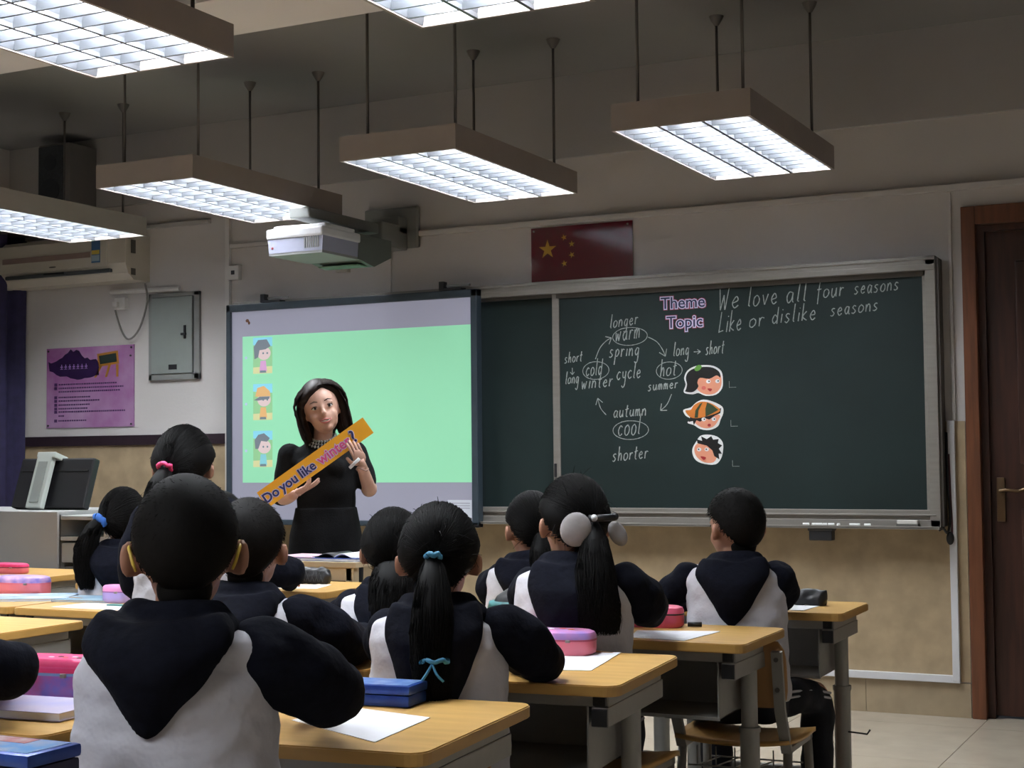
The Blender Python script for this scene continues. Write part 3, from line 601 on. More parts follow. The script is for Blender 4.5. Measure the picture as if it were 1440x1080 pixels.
# speaker
t = thing('wall_speaker', 'tall grey wall speaker hung high above the air conditioner', 'speaker', (-5.19, -.26, 2.745))
t.rotation_euler = (0, 0, .0)
obj('cabinet', bx((-.12, -.0, -.02), (.13, .255, .385), .008), flat('speaker_grey', (112, 108, 104)), t); obj('grille', bx((-.112, -.012, -.01), (.085, .002, .372), .006), mat('grille_dark', (.05, .055, .062), .8, noise_amt=.3, nscale=60), t)
obj('cone', G().tube([(-.015, -.008, .10), (-.015, -.016, .10)], .075, 24), mat('cone_dark', (.018, .022, .03), .6, noise_amt=.1), t, 'auto'); obj('tweeter', G().tube([(-.015, -.008, .27), (-.015, -.016, .27)], .05, 20), mat('cone_dark', (0, 0, 0)), t, 'auto')
# sockets and conduits
for (x, z, lab) in ((-4.02, 2.295, 'white socket with a plug left above the whiteboard'), (-3.27, 2.29, 'cream socket on the wall below the projector arm')):
    t = thing('wall_socket', lab, 'socket', (x, 0, z)); obj('box', bx((-.04, -.035, -.042), (.04, 0, .042), .004), plastic if x < -4 else creamp, t); obj('outlet', bx((-.012, -.037, -.012), (.012, -.034, .012)), darkm, t)
t = thing('cable_conduit', 'white cable conduit running down beside the whiteboard', 'conduit'); obj('channel', G().box((-4.085, -.025, .16), (-4.055, 0, 2.755), bev=.003), plastic, t); obj('channel', G().box((-4.055, -.02, 2.44), (-2.95, 0, 2.465), bev=.003), wallm, t)
t = thing('cable_conduit', 'thin conduit from the projector plate down to the whiteboard', 'conduit'); obj('channel', G().box((-2.972, -.014, 2.11), (-2.960, 0, 2.35), bev=.002), wallm, t)
t = thing('cable_conduit', 'white trunking along the low wall and up beside the door', 'conduit')
obj('channel', G().box((-3.2, -.028, .156), (.055, -.004, .19), bev=.003), whitem, t); obj('channel', G().box((.022, -.030, .165), (.055, -.004, 1.355), bev=.003), whitem, t); obj('channel', G().box((.046, -.014, 1.355), (.06, 0, 2.41), bev=.002), wallm, t)
# projector and arm
t = thing('projector', 'white short throw projector on a wall arm above the whiteboard', 'projector', (0, 0, 0))
obj('mounting_plate', bx((-3.12, -.03, 2.355), (-2.775, 0, 2.585), .012), greym, t)
arm = obj('arm', G().box((-2.98, -.95, 2.40), (-2.86, -.03, 2.455), bev=.008).box((-3.0, -.30, 2.34), (-2.84, -.03, 2.47), bev=.01), greym, t)
obj('arm_cover', G().box((-3.02, -.12, 2.42), (-2.84, -.03, 2.52), bev=.01).box((-2.93, -.16, 2.44), (-2.87, -.11, 2.47)), greym, t)
px0, px1, py0, py1 = -3.075, -2.745, -1.00, -.66
bd = obj('body', G().prism([(px0, 2.315), (px0+.01, 2.225), (px1-.005, 2.225), (px1, 2.315)], py0, py1), flat('projector_lilac', (150, 152, 170), .4), t)
obj('top_cover', G().box((px0-.005, py0-.008, 2.295), (px1+.003, py1, 2.345), bev=.012).box((px0+.02, py0+.02, 2.34), (px1-.0, py1-.05, 2.362), bev=.008), whitem, t)
obj('base_plate', bx((px0+.008, py0+.002, 2.212), (px1-.006, py1, 2.227)), greym, t)
vg = G()
for i in range(7): vg.box((px1-.11+.013*i, py0-.003, 2.24), (px1-.103+.013*i, py0+.002, 2.30))
obj('vent_slat', vg, greym, bd); obj('indicator', G().ell((px0+.03, py0-.001, 2.25), (.007, .003, .007), n=8, m=6), flat('led_red', (140, 50, 60)), bd)
obj('lens_hood', G().prism([(py1-.02, 2.345), (py1-.02, 2.215), (py1+.13, 2.19), (py1+.30, 2.255), (py1+.30, 2.345)], px0+.03, px1+.0, axis='x'), flat('hood_grey', (92, 98, 92), .5), t)
obj('lens_window', bx((px0+.06, py1+.02, 2.19), (px1-.03, py1+.12, 2.196)), flat('lens_green', (120, 160, 135), .2), t)

# ------------------------------------------------------------------ furniture
def make_desk():
    """school desk: origin at the floor under the near right corner; extends to -x and +y, .62 x .50"""
    t = thing('school_desk', '', 'desk'); W, D, Z = .62, .50, .70
    bm = bmesh.new(); bmesh.ops.create_cube(bm, size=1)
    for q in bm.verts: q.co = Vector((-W/2+q.co.x*W, D/2+q.co.y*D, Z-.0125+q.co.z*.025))
    bmesh.ops.bevel(bm, geom=[e for e in bm.edges if abs(e.verts[0].co.z-e.verts[1].co.z) > .01], offset=.035, segments=5, affect='EDGES', profile=.5)
    bmesh.ops.bevel(bm, geom=[e for e in bm.edges if abs(e.calc_face_angle(0)-PI/2) < .1 and abs(e.verts[0].co.z-e.verts[1].co.z) < .001], offset=.0025, segments=2, affect='EDGES')
    me = bpy.data.meshes.new('tabletop'); bm.normal_update()
    for f in bm.faces: f.material_index = 0 if abs(f.normal.z) > .7 else 1
    bm.to_mesh(me); bm.free(); me.materials.append(woodt); me.materials.append(woode); obj('tabletop', me, None, t)
    obj('apron', bx((-W+.05, .045, .645), (-.05, .06, .673), .002), deskgrey, t); obj('apron', bx((-W+.05, D-.06, .645), (-.05, D-.045, .673), .002), deskgrey, t)
    for x in (-.075, -W+.035):
        obj('side_rail', G().box((x, .04, .600), (x+.04, D-.04, .645), bev=.003).box((x+.002, .05, .645), (x+.038, D-.05, .674), bev=.002), deskgrey, t)
        obj('end_cap', G().box((x+.002, .034, .603), (x+.038, .043, .642), bev=.002).box((x+.004, .038, .648), (x+.034, .05, .674), bev=.002), darkm, t)
        c = x+.02
        obj('leg', G().loft([(c, .26, .025, .026, .034), (c, .26, .44, .026, .034)], 20, 2.6).loft([(c, .26, .43, .029, .037), (c, .26, .445, .029, .037)], 20, 2.6).loft([(c, .26, .44, .022, .029), (c, .26, .605, .022, .029)], 20, 2.6), deskgrey, t, 'auto')
        obj('foot', G().box((c-.02, .05, .008), (c+.02, D-.02, .035), bev=.006).box((c-.022, .06, 0), (c+.022, .10, .01)).box((c-.022, D-.07, 0), (c+.022, D-.03, .01)), deskgrey, t)
    x0, x1, y0, y1, zb, zt = -W+.085, -.085, .05, D-.16, .49, .645
    tr = G().box((x0, y0, zb), (x1, y1, zb+.004)).box((x0, y0, zb), (x0+.004, y1, zt)).box((x1-.004, y0, zb), (x1, y1, zt)).box((x0, y1-.004, zb), (x1, y1, zt)).box((x0-.002, y0-.004, zb-.003), (x1+.002, y0+.004, zb+.007), bev=.002)
    obj('book_tray', tr, deskgrey, t)
    obj('crossbar', G().tube([(-W+.055, .30, .15), (-.055, .30, .15)], .016, 10), deskgrey, t, True)
    g = G()
    for k in (-.03, -.06): g.tube([(k+.0, .24, .47), (k, .20, .40), (k, .22, .36)], .0025, 5)
    hk = G().tube([(-.03, .225, .30), (.035, .20, .30), (.045, .20, .315)], .003, 6); obj('bag_hook', hk, darkm, t, True)
    return t
D0 = make_desk()
desks = [ # x_right, y_near, rz, depth scale, z scale, label
 (.03, -4.845, .10, 1.12, 'desk holding the blue tin, nearest whole desk in the middle'),
 (.045, -4.02, .10, 1.10, 'desk with the pink and blue pencil case, second nearest desk of the right column'),
 (.075, -3.22, .02, .86, 'desk with the dark pink open pencil case, third nearest of the right column'),
 (.12, -2.36, .02, .80, 'rightmost far desk with the black pouch, nearest the door'),
 (-.70, -4.99, .0, 1.0, 'desk at the lower left with the bright pink pencil case'),
 (-.60, -4.02, .03, 1.0, 'desk under the boy’s resting hand, left of the ponytail girl'),
 (-.585, -3.20, .0, .9, 'desk in front of the girl with long loose hair'),
 (-.53, -2.36, .0, .9, 'far desk behind the girl with the grey bow'),
 (-1.87, -2.31, .0, .92, 'far desk with the black net pouch in front of the teacher'),
 (-2.50, -2.31, .0, .92, 'far desk left of the black pouch desk, behind the blue scrunchie girl'),
 (-1.97, -3.18, .0, .9, 'desk with loose books and the lilac pencil box, right half of the long left pair'),
 (-2.60, -3.18, .0, .9, 'desk at the left edge with the pale pink pencil case'),
 (-2.03, -3.86, .0, .9, 'empty desk corner at the left edge behind the bright pink case'),
 (-3.46, -2.14, .0, .9, 'small far desk at the left edge in front of the podium'),
 (-.25, -5.82, .0, .98, 'nearest desk at the bottom left corner with the comic tin'),
]
for i, (x, y, rz, ds, lab) in enumerate(desks):
    t = D0 if i == 0 else dup(D0)
    t.location = (x, y, 0); t.rotation_euler = (0, 0, rz); t.scale = (1, ds, 1); t['label'] = lab.replace('’', "'"); t['group'] = 'school desks'

def make_chair():
    """school chair: origin floor under seat centre, sitter faces +y"""
    t = thing('school_chair', '', 'chair'); sw, sd = .195, .18
    g = G(); n, m = 14, 10; v = []
    for side in (0, 1):
        for j in range(m+1):
            yy = -sd+2*sd*j/m
            for i in range(n+1):
                xx = -1+2*i/n; edge = 1-.10*abs((j/m-.5)*2)**4
                z = .392 + .014*xx*xx - .020*max(0, (yy-.08)/.1)**2 - .010*math.cos(yy*6) - side*.013
                v.append((xx*sw*edge, yy, z))
    N = (n+1)*(m+1); f = []
    for j in range(m):
        for i in range(n):
            a = j*(n+1)+i; f.append((a, a+1, a+n+2, a+n+1)); f.append((N+a, N+a+n+1, N+a+n+2, N+a+1))
    b = [i for i in range(n+1)]+[j*(n+1)+n for j in range(1, m+1)]+[m*(n+1)+i for i in range(n-1, -1, -1)]+[j*(n+1) for j in range(m-1, 0, -1)]
    f += [(b[k], b[(k+1) % len(b)], N+b[(k+1) % len(b)], N+b[k]) for k in range(len(b))]
    obj('seat', g.add(v, f), plywood, t, True)
    # backrest
    g = G(); v = []; n, m = 14, 8
    for side in (0, 1):
        for j in range(m+1):
            u = j/m; zz = .50+.20*u
            for i in range(n+1):
                xx = -1+2*i/n; hw = .185*(1-.12*abs(2*u-1)**5)
                v.append((xx*hw, -.185-.03*u-.022*(1-xx*xx)-side*.011, zz + (.01*(1-xx*xx) if u > .5 else 0)))
    N = (n+1)*(m+1); f = []
    for j in range(m):
        for i in range(n):
            a = j*(n+1)+i; f.append((a, a+1, a+n+2, a+n+1)); f.append((N+a, N+a+n+1, N+a+n+2, N+a+1))
    b = [i for i in range(n+1)]+[j*(n+1)+n for j in range(1, m+1)]+[m*(n+1)+i for i in range(n-1, -1, -1)]+[j*(n+1) for j in range(m-1, 0, -1)]
    f += [(b[k], b[(k+1) % len(b)], N+b[(k+1) % len(b)], N+b[k]) for k in range(len(b))]
    obj('backrest', g.add(v, f), plyd, t, True)
    for s_ in (-1, 1):
        x = s_*.165
        pg = G()
        for (a, b_) in (((-.13, .36), (-.205, .50)), ((-.205, .50), (-.235, .675))):
            (ya, za), (yb, zb) = a, b_; pg.add([(x-.016, ya, za), (x+.016, ya, za), (x+.016, yb, zb), (x-.016, yb, zb), (x-.016, ya-.016, za-.004), (x+.016, ya-.016, za-.004), (x+.016, yb-.016, zb-.004), (x-.016, yb-.016, zb-.004)], [(0,1,2,3),(7,6,5,4),(0,4,5,1),(1,5,6,2),(2,6,7,3),(3,7,4,0)])
        bp = obj('back_post', pg, deskgrey, t)
        for (yy, zz) in ((-.232, .65), (-.222, .56)): obj('screw', G().tube([(x, yy-.018, zz), (x, yy-.024, zz)], .007, 8), alumd, bp)
        obj('leg', G().tube([(x*1.0, -.13, .375), (x*1.05, -.19, .03)], .014, 10), deskgrey, t, True)
        obj('leg', G().tube([(x*1.0, .12, .375), (x*1.05, .15, .03)], .014, 10), deskgrey, t, True)
        obj('runner', G().box((x*1.05-.015, -.215, .0), (x*1.05+.015, .18, .028), bev=.005), deskgrey, t)
        obj('seat_rail', G().box((x-.012, -.14, .355), (x+.012, .14, .374), bev=.003), deskgrey, t)
    g = G()
    for k in range(5):
        xx = -.12+.06*k; g.tube([(xx, -.13, .36), (xx, -.13, .30), (xx, .12, .28)], .0025, 5)
    g.tube([(-.15, -.13, .30), (.15, -.13, .30)], .003, 5).tube([(-.15, .12, .28), (.15, .12, .28)], .003, 5)
    obj('wire_rack', g, deskgrey, t, True)
    return t
CH0 = make_chair(); CH0['used'] = 0; first_chair = [True]
def place_chair(x, y, rz, label, z=0., sc=1.):
    t = CH0 if first_chair[0] else dup(CH0); first_chair[0] = False
    if 'used' in t: del t['used']
    t.location = (x, y, 0); t.rotation_euler = (0, 0, rz); t['label'] = label; t['group'] = 'plywood school chairs'; t.scale = (sc,)*3
    return t

# ------------------------------------------------------------------ hair
def strands_mesh(name, paths, r0, r1, m, extra=None):
    """paths: array (N, K, 3). 3-sided tapered tubes; extra: G of core mesh joined in"""
    P = np.asarray(paths, float); N, K, _ = P.shape
    T = np.gradient(P, axis=1); T /= np.linalg.norm(T, axis=2, keepdims=True)+1e-9
    ref = np.where(np.abs(T[:, :, 2:3]) < .9, np.array([0, 0, 1.]), np.array([1., 0, 0])); U = np.cross(T, ref); U /= np.linalg.norm(U, axis=2, keepdims=True)+1e-9; Wv = np.cross(T, U)
    rad = np.linspace(r0, r1, K)[None, :, None]
    V = np.stack([P + (U*math.cos(a)+Wv*math.sin(a))*rad for a in (0, 2*PI/3, 4*PI/3)], 2)  # N,K,3,3
    V = V.reshape(-1, 3); base = (np.arange(N)*K*3)[:, None, None]; k = np.arange(K-1)[None, :, None]*3; j = np.arange(3)[None, None, :]; jn = (j+1) % 3
    F = np.stack([base+k+j, base+k+jn, base+k+3+jn, base+k+3+j], -1).reshape(-1, 4)
    ev = np.array(extra.v) if extra else np.zeros((0, 3)); ef = extra.f if extra else []
    me = bpy.data.meshes.new(name); off = len(ev)
    vs_ = np.vstack([ev, V]); fs = [tuple(q) for q in ef] + (F+off).tolist()
    me.from_pydata(vs_.tolist(), [], fs); me.materials.append(m); me.polygons.foreach_set('use_smooth', [True]*len(me.polygons)); me.update(); return me
def mesh_to_G(me):
    g = G(); g.add([tuple(v.co) for v in me.vertices], [tuple(p.vertices) for p in me.polygons]); return g

HL_ADULT = [.66, .42, .16, .0, -.12, -.48, -.78, -.86]
class Head:
    """head frame: centre c, tilt matrix R; radii"""
    def __init__(s, c, R=None, k=1.): s.c = Vector(c); s.R = R or Matrix.Identity(3); s.k = k; s.r = (.074*k, .092*k, .107*k)
    def p(s, x, y, z): return s.c + s.R @ (Vector((x, y, z))*s.k)
    def skull(s, d, off=0.):
        """point of the skull (+off) along unit direction d (head frame). slight egg: occiput"""
        rx, ry, rz = (q/s.k for q in s.r)
        z0 = .012
        q = 1/math.sqrt((d[0]/rx)**2+(d[1]/ry)**2+(d[2]/(rz-.012))**2)
        return (d[0]*(q+off), d[1]*(q+off), d[2]*(q+off)+z0)
def hairline(az, adult=False):
    """min elevation (z / unit dir) covered with hair by azimuth; az=0 is the face (+y), pi the nape"""
    a = abs(az)
    if adult: return float(np.interp(abs(az+.25), [0, .6, 1.05, 1.45, 1.75, 2.1, 2.6, 4], HL_ADULT))
    return float(np.interp(a, [0, .6, 1.05, 1.45, 1.75, 2.1, 2.6, PI], [.50, .46, .30, .10, -.05, -.48, -.78, -.86]))
def head_geo(g, H, adult=False, ears=True):
    k = H.k; R = H.R
    g.ell(H.p(0, 0, .012), (.074*k, .092*k, .095*k), R, 24, 16)          # cranium
    g.ell(H.p(0, .030, -.045), (.056*k, .060*k, .062*k), R, 20, 12)     # face / jaw
    g.ell(H.p(0, .062, -.085), (.026*k, .024*k, .020*k), R, 12, 8)      # chin
    for s_ in (-1, 1):
        g.ell(H.p(s_*.034, .058, -.040), (.022*k, .022*k, .026*k), R, 12, 8)   # cheeks
        g.ell(H.p(s_*.028, .078, .008), (.022*k, .012*k, .008*k), R, 12, 8)    # brow
    g.tube([H.p(0, .086, .004), H.p(0, .097, -.018), H.p(0, .104, -.034)], [.007*k, .008*k, .011*k], 10)  # nose
    g.ell(H.p(0, .102, -.034), (.012*k, .010*k, .009*k), R, 10, 8)
    g.ell(H.p(0, .082, -.060), (.020*k, .011*k, .012*k), R, 12, 8)       # mouth mound
    if ears:
        for s_ in (-1, 1):
            E_ = R @ Matrix.Rotation(s_*(.15 if adult else .75), 3, 'Z') @ Matrix.Rotation(.12, 3, 'X')
            g.ell(H.p(s_*.086, -.010, -.018), (.0095*k, .019*k, .031*k) if not adult else (.0085*k, .018*k, .030*k), E_, 14, 10)
            g.ell(H.p(s_*.076, .0, -.030), (.010*k, .012*k, .016*k), E_, 10, 8)
def face_parts(H, parent, adult=False, kidmat=None):
    k = H.k; R = H.R
    for s_ in (-1, 1):
        obj('eye', G().ell(H.p(s_*.029, .0775, -.0045), (.0135*k, .009*k, .0062*k), R, 14, 10), eyew, parent, True)
        obj('iris', G().ell(H.p(s_*.029, .0842, -.0045), (.0058*k, .0032*k, .0058*k), R, 12, 8), eyed, parent, True)
        obj('eyelid', G().tube([H.p(s_*(.029-.0135), .0820, -.0035), H.p(s_*.026, .0885, .0020), H.p(s_*.035, .0865, .0012), H.p(s_*(.029+.0145), .0790, -.004)], .0018*k, 6), eyed, parent, True)
        obj('eyebrow', G().tube([H.p(s_*.014, .0890, .018), H.p(s_*.028, .0895, .0225), H.p(s_*.045, .079, .019)], [.0016*k, .0024*k, .0012*k], 6), hairt if adult else hairm, parent, True)
    if adult:
        lp = lambda q: [H.p(*a) for a in q]
        obj('lips', G().tube(catmull(lp([(-.025, .0835, -.0545), (-.014, .0915, -.0580), (-.004, .0945, -.0565), (.004, .0945, -.0565), (.014, .0915, -.0580), (.025, .0835, -.0545)]), 3), lerpr([.0012, .0030, .0036, .0030, .0012], 16), 8).tube(catmull(lp([(-.025, .0835, -.0550), (-.014, .0895, -.0665), (0, .0925, -.0700), (.014, .0895, -.0665), (.025, .0835, -.0550)]), 4), lerpr([.0012, .0036, .0046, .0036, .0012], 17), 8), lipm, parent, True)
        obj('teeth', G().ell(H.p(0, .0885, -.0620), (.018*k, .005*k, .0050*k), R, 14, 8), teethm, parent, True)
    else: obj('lips', G().ell(H.p(0, .0925, -.060), (.015*k, .004*k, .005*k), R, 12, 8), lipm, parent, True)

def hair_cap(H, thick, side=0., low=0., n=48, m=28, nz=.0, adult=False):
    """closed hair shell: thick above the hairline, tucked inside the skull elsewhere"""
    g = G(); v = []
    for i in range(m+1):
        el = PI/2 - PI*i/m
        for j in range(n):
            az = 2*PI*j/n - PI; d = (math.sin(az)*math.cos(el), math.cos(az)*math.cos(el), math.sin(el))
            hl = hairline(az, adult)-low; e_ = min(1, max(0, (d[2]-hl)/.10)); e_ = e_*e_*(3-2*e_)
            th = -.010 + (thick+.010)*e_ + nz*noise.noise((d[0]*6, d[1]*6, d[2]*6))*e_
            th += side*e_*(1-abs(d[2]))*abs(d[0])
            v.append(H.p(*H.skull(d, th)))
    f = [(i*n+j, (i+1)*n+j, (i+1)*n+(j+1) % n, i*n+(j+1) % n) for i in range(m) for j in range(n)]
    return g.add(v, f)
def rand_dirs(n, low=0.):
    out = []
    while len(out) < n:
        d = RNG.normal(size=3); d /= np.linalg.norm(d); az = math.atan2(d[0], d[1])
        if d[2] > hairline(az)-low+.02: out.append(d)
    return out
def short_hair(H, parent, thick=.010, length=.013, count=2600, m=None):
    cap_ = hair_cap(H, thick, nz=.0008); cap_.ell(H.p(0, -.038, -.062), (.043, .036, .042), H.R, 20, 12); paths = []
    whorl = np.array([.1, -.55, .82])
    for d in rand_dirs(count):
        base = Vector(H.skull(d, thick-.003)); t = np.array(d)-whorl; t -= np.array(d)*np.dot(t, d); t /= np.linalg.norm(t)+1e-6
        t = t + RNG.normal(size=3)*.18; L = length*(.6+.6*RNG.random()); L *= .45+.55*min(1, max(0, (d[2]+.5)/.8))
        p0 = np.array(base); p1 = p0+(np.array(d)*.30+t*.6)*L*.55; p2 = p1+(np.array(d)*.05+t*.8)*L*.5
        paths.append([tuple(H.p(*q)) for q in (p0, p1, p2)])
    return obj('hair', strands_mesh('hair', paths, .0009, .0002, m or hairb, cap_), None, parent)
def swept_hair(H, parent, tie, tail, tailr, thick=.012, count=1500, tcount=420, fly=70, side=0., wav=.0, m=None, low=.02, name='hair'):
    """hair swept over the skull to a tie point (head frame), then a tail along world offsets"""
    m = m or hairm
    cap_ = hair_cap(H, thick-.003, nz=.001, side=side, low=low); paths = []; K = 9
    tie = np.array(tie, float); td = tie-np.array([0, 0, .012]); td /= np.linalg.norm(td)
    for d in rand_dirs(count, low):
        d = np.array(d); ang = math.acos(max(-1, min(1, float(np.dot(d, td)))));
        if ang < .05: continue
        ax_n = (td-d*np.dot(d, td)); ax_n /= np.linalg.norm(ax_n)+1e-9; lift = thick+RNG.random()*.003-.001; row = []
        for k_ in range(K):
            a = ang*k_/(K-1); q = d*math.cos(a)+ax_n*math.sin(a); q /= np.linalg.norm(q)
            sk_ = np.array(H.skull(q, lift)); w_ = (k_/(K-1))**6
            row.append(tuple(H.p(*(sk_*(1-w_)+(tie+RNG.normal(size=3)*.004)*w_))))
        paths.append(row)
    if tail:
        tp = catmull([H.p(*tie)]+[H.p(*tie)+Vector(q) for q in tail], 4); tr = lerpr(tailr, len(tp)); core = G(); core.tube(tp, [r*.86 for r in tr], 12)
        cap_.add(core.v, core.f)
        idx = np.linspace(0, len(tp)-1, K); T_ = np.array([tuple(q) for q in tp]); TR = np.array(tr)
        C_ = np.stack([np.interp(idx, range(len(tp)), T_[:, i]) for i in range(3)], 1); RR = np.interp(idx, range(len(tp)), TR)
        for _ in range(tcount):
            a = RNG.random()*2*PI; rr = math.sqrt(.5+.5*RNG.random()); ph = RNG.random()*6; row = []; spread = 1+.22*RNG.random()
            for k_ in range(K):
                aa = a+.25*math.sin(ph+k_*.5); o_ = Vector((math.cos(aa), math.sin(aa), 0))*RR[k_]*rr*(1 if k_ < K-2 else spread)
                wv = Vector((math.sin(k_*1.6+ph), math.cos(k_*1.3+ph), 0))*wav*(k_/(K-1))
                row.append(tuple(Vector(C_[k_])+o_+wv+Vector((0, 0, -.01*RNG.random()*(k_/(K-1))))))
            paths.append(row)
    for d in rand_dirs(fly, low):
        p = np.array(H.skull(d, thick)); row = []; v_ = np.array(d)*.4+RNG.normal(size=3)*.5; v_[2] -= .3
        L = .012+.02*RNG.random()
        for k_ in range(K): a = k_/(K-1); row.append(tuple(H.p(*(p+v_*L*a+np.array([0, 0, -.01])*a*a))))
        paths.append(row)
    return obj(name, strands_mesh('hair', paths, .0011, .0005, m, cap_), None, parent)

# ------------------------------------------------------------------ hands
def hand_geo(g, wrist, fdir, pdir, k=1., curl=.5, spread=.10, side=1, curls=None):
    """g: collector; fdir: direction of fingers, pdir: palm facing; side=+1 thumb on fdir x pdir side"""
    f = Vector(fdir).normalized(); p = Vector(pdir); p = (p-f*p.dot(f)).normalized(); s_ = f.cross(p)*side; W0 = Vector(wrist)
    g.tube([W0-f*.02*k, W0+f*.012*k, W0+f*.03*k], [.019*k, .019*k, .022*k], 10)
    R = Matrix((s_, f, p)).transposed()
    g.ell(W0+f*.045*k, (.034*k, .042*k, .014*k), R, 14, 10)
    for i, (o_, L, r) in enumerate(((.025, .066, .0082), (.009, .074, .0085), (-.008, .069, .0082), (-.024, .055, .0072))):
        b = W0+f*.072*k+s_*o_*k; d = (f+s_*(o_*spread*20)).normalized(); pts = [b-f*.02*k, b]; cu = curls[i] if curls else curl
        a = cu*.5
        for seg, fr in enumerate((.45, .30, .25)):
            dd = (d*math.cos(a)+p*math.sin(a)); b = b+dd*L*fr*k; pts.append(b); a += cu*1.0
        g.tube(pts, [r*k, r*k, r*.98*k, r*.9*k, r*.75*k], 8); g.ell(pts[-1], (r*.76*k,)*3, None, 8, 6)
    b = W0+f*.02*k+s_*.026*k; pts = [W0+f*.01*k+s_*.012*k, b, b+(f*.5+s_*.75+p*.25).normalized()*.030*k]; pts.append(pts[-1]+(f*.85+s_*.25+p*.4).normalized()*.028*k)
    g.tube(pts, [.012*k, .0125*k, .0105*k, .008*k], 8); g.ell(pts[-1], (.008*k,)*3, None, 8, 6)
    return g

# ------------------------------------------------------------------ children in uniform
def child(x, y, rz, s, label, hair='boy', head=(0., 0., 0.), hoff=(0., 0.), arms=None, standing=False, hoodtip=.70, hoodw=.128, near=False, tail=None, glasses=False, legs=True, seed=1, lean=0., voxel=.008, knee=(.098, .098)):
    t = thing('person', label, 'person', (x, y, 0), rz, 'pupils in white and navy uniform', s)
    U = .25 if standing else 0.
    V = lambda a, b, c_: (a, b+(lean*(c_-.45) if c_ > .45 else 0), c_+U)
    yaw, pitch, roll = head
    R = Matrix.Rotation(yaw, 3, 'Z') @ Matrix.Rotation(pitch, 3, 'X') @ Matrix.Rotation(roll, 3, 'Y')
    H = Head(V(hoff[0], .035+hoff[1], .985), R, 1.0)
    if arms is None: arms = [((-.118, .045, .815), (-.150, .16, .762), (-.03, .32, .742)), ((.138, .0, .822), (.205, .12, .762), (.06, .34, .744))]
    # body: one continuous skin mesh
    g = G()
    g.loft([V(0, 0, .41)+(.125, .095), V(0, 0, .50)+(.135, .10), V(0, .0, .60)+(.125, .09), V(0, .0, .74)+(.135, .09), V(0, .0, .83)+(.12, .070), V(0, .01, .875)+(.06, .045)], 24)
    g.tube([V(0, .005, .80), V(0, .015, .86), H.p(0, -.012, -.055)], [.048, .042, .045], 14)
    hd = G(); head_geo(hd, H); g.add(hd.v, hd.f)
    for sh, el, wr in arms: limb(g, [V(*sh), V(*el), V(*wr)], [.036, .032, .024], 10)
    if legs:
        for s_ in (-1, 1):
            if standing: limb(g, [(s_*.07, 0, .66), (s_*.075, .01, .36), (s_*.075, 0, .06)], [.066, .05, .034], 10)
            else: limb(g, [(s_*.075, .03, .445), (s_*knee[s_ > 0], .31, .425), (s_*knee[s_ > 0]*1.04, .33, .25), (s_*knee[s_ > 0]*1.03, .30, .06)], [.055, .044, .040, .032], 10)
    me = remeshed(g, voxel, 3, .5)
    g2 = mesh_to_G(me)
    hg = G()
    for i, (sh, el, wr) in enumerate(arms):
        d = Vector(wr)-Vector(el); d.z *= .3; hand_geo(hg, V(*(Vector(wr)+d.normalized()*.0)), d, (0, 0, -1), .78, .30, .1, -1 if i else 1)
    g2.add(hg.v, hg.f)
    bo = obj('body', g2, skinm, t, True, fixn=False)
    face_parts(H, t)
    # jacket (white), sleeves + hood (navy)
    jk = G()
    jk.loft([V(0, 0, .455)+(.160, .125), V(0, .0, .49)+(.166, .13), V(0, .0, .58)+(.155, .118), V(0, .0, .70)+(.156, .114), V(0, -.002, .79)+(.152, .104), V(0, 0, .845)+(.142, .084), V(0, .005, .864)+(.094, .062), V(0, .012, .880)+(.058, .046)], 40, 2.5)
    for s_ in (-1, 1): sh = arms[0 if s_ < 0 else 1][0]; jk.ell(V(sh[0]*.86, sh[1], sh[2]-.006), (.040, .060, .052), None, 14, 10)
    jm = displace(displace(remeshed(jk, .009, 6, .5), .010, (9, 9, 13), seed*3.1), .006, (10, 26, 30), seed*1.9); obj('jacket', fin(jm, 'jacket', white_f), None, t)
    for i, (sh, el, wr) in enumerate(arms):
        sl = G(); mid = (Vector(el)*.75+Vector(wr)*.25)
        limb(sl, [V(*sh), V(*(Vector(sh)*.5+Vector(el)*.5+Vector((.012*(1 if i else -1), -.008, -.004)))), V(*el), V(*mid), V(*wr)], [.060, .062, .054, .050, .037] if i else [.052, .056, .052, .048, .036], 14)
        sm = displace(remeshed(sl, .008, 4, .5), .011, (17, 17, 17), seed*1.7+i*5); so = obj('sleeve', fin(sm, 'sleeve', navy), None, t)
        w_ = Vector(V(*wr)); dd = (w_-Vector(V(*el))).normalized(); obj('cuff', G().tube([w_-dd*.012, w_+dd*.020], [.036, .032], 14), navy, so, True)
    hd_ = G(); ring_ = []
    for a in range(0, 361, 24):
        an = math.radians(a); ring_.append(V(.064*math.sin(an), 0.012-.056*math.cos(an), .868-.020*math.cos(an)*-1*(.3)+(.010 if math.cos(an) > 0 else -.01)))
    hd_.tube(ring_, .029, 12, cap=False); hd_.ell(V(0, -.052, .862), (.092, .040, .030), None, 16, 10); [hd_.ell(V(s_*.075, -.015, .862), (.038, .045, .026), None, 12, 8) for s_ in (-1, 1)]
    # hanging hood pouch
    n_, m_ = 14, 12; vv = []
    for side in (0, 1):
        for j in range(m_+1):
            u = j/m_; z = .882-(.882-hoodtip)*u; hw = hoodw*(1-u**1.35)**.9*(.70+.30*math.sin(min(1, u*3.2)*PI/2)) + .006
            for i in range(n_+1):
                a = -1+2*i/n_; bx_ = a*hw
                back = -(.108*math.sqrt(max(.05, 1-(abs(bx_)/.175)**2.4)) - (.045*max(0, (z-.82)/.09)))
                puff = (.010+.034*math.sin(PI*min(1, u*1.05+.08))**.8*(1-abs(a)**3)) if side == 0 else -.025
                vv.append(V(bx_, back-puff, z + .012*abs(a)**2*(1-u)))
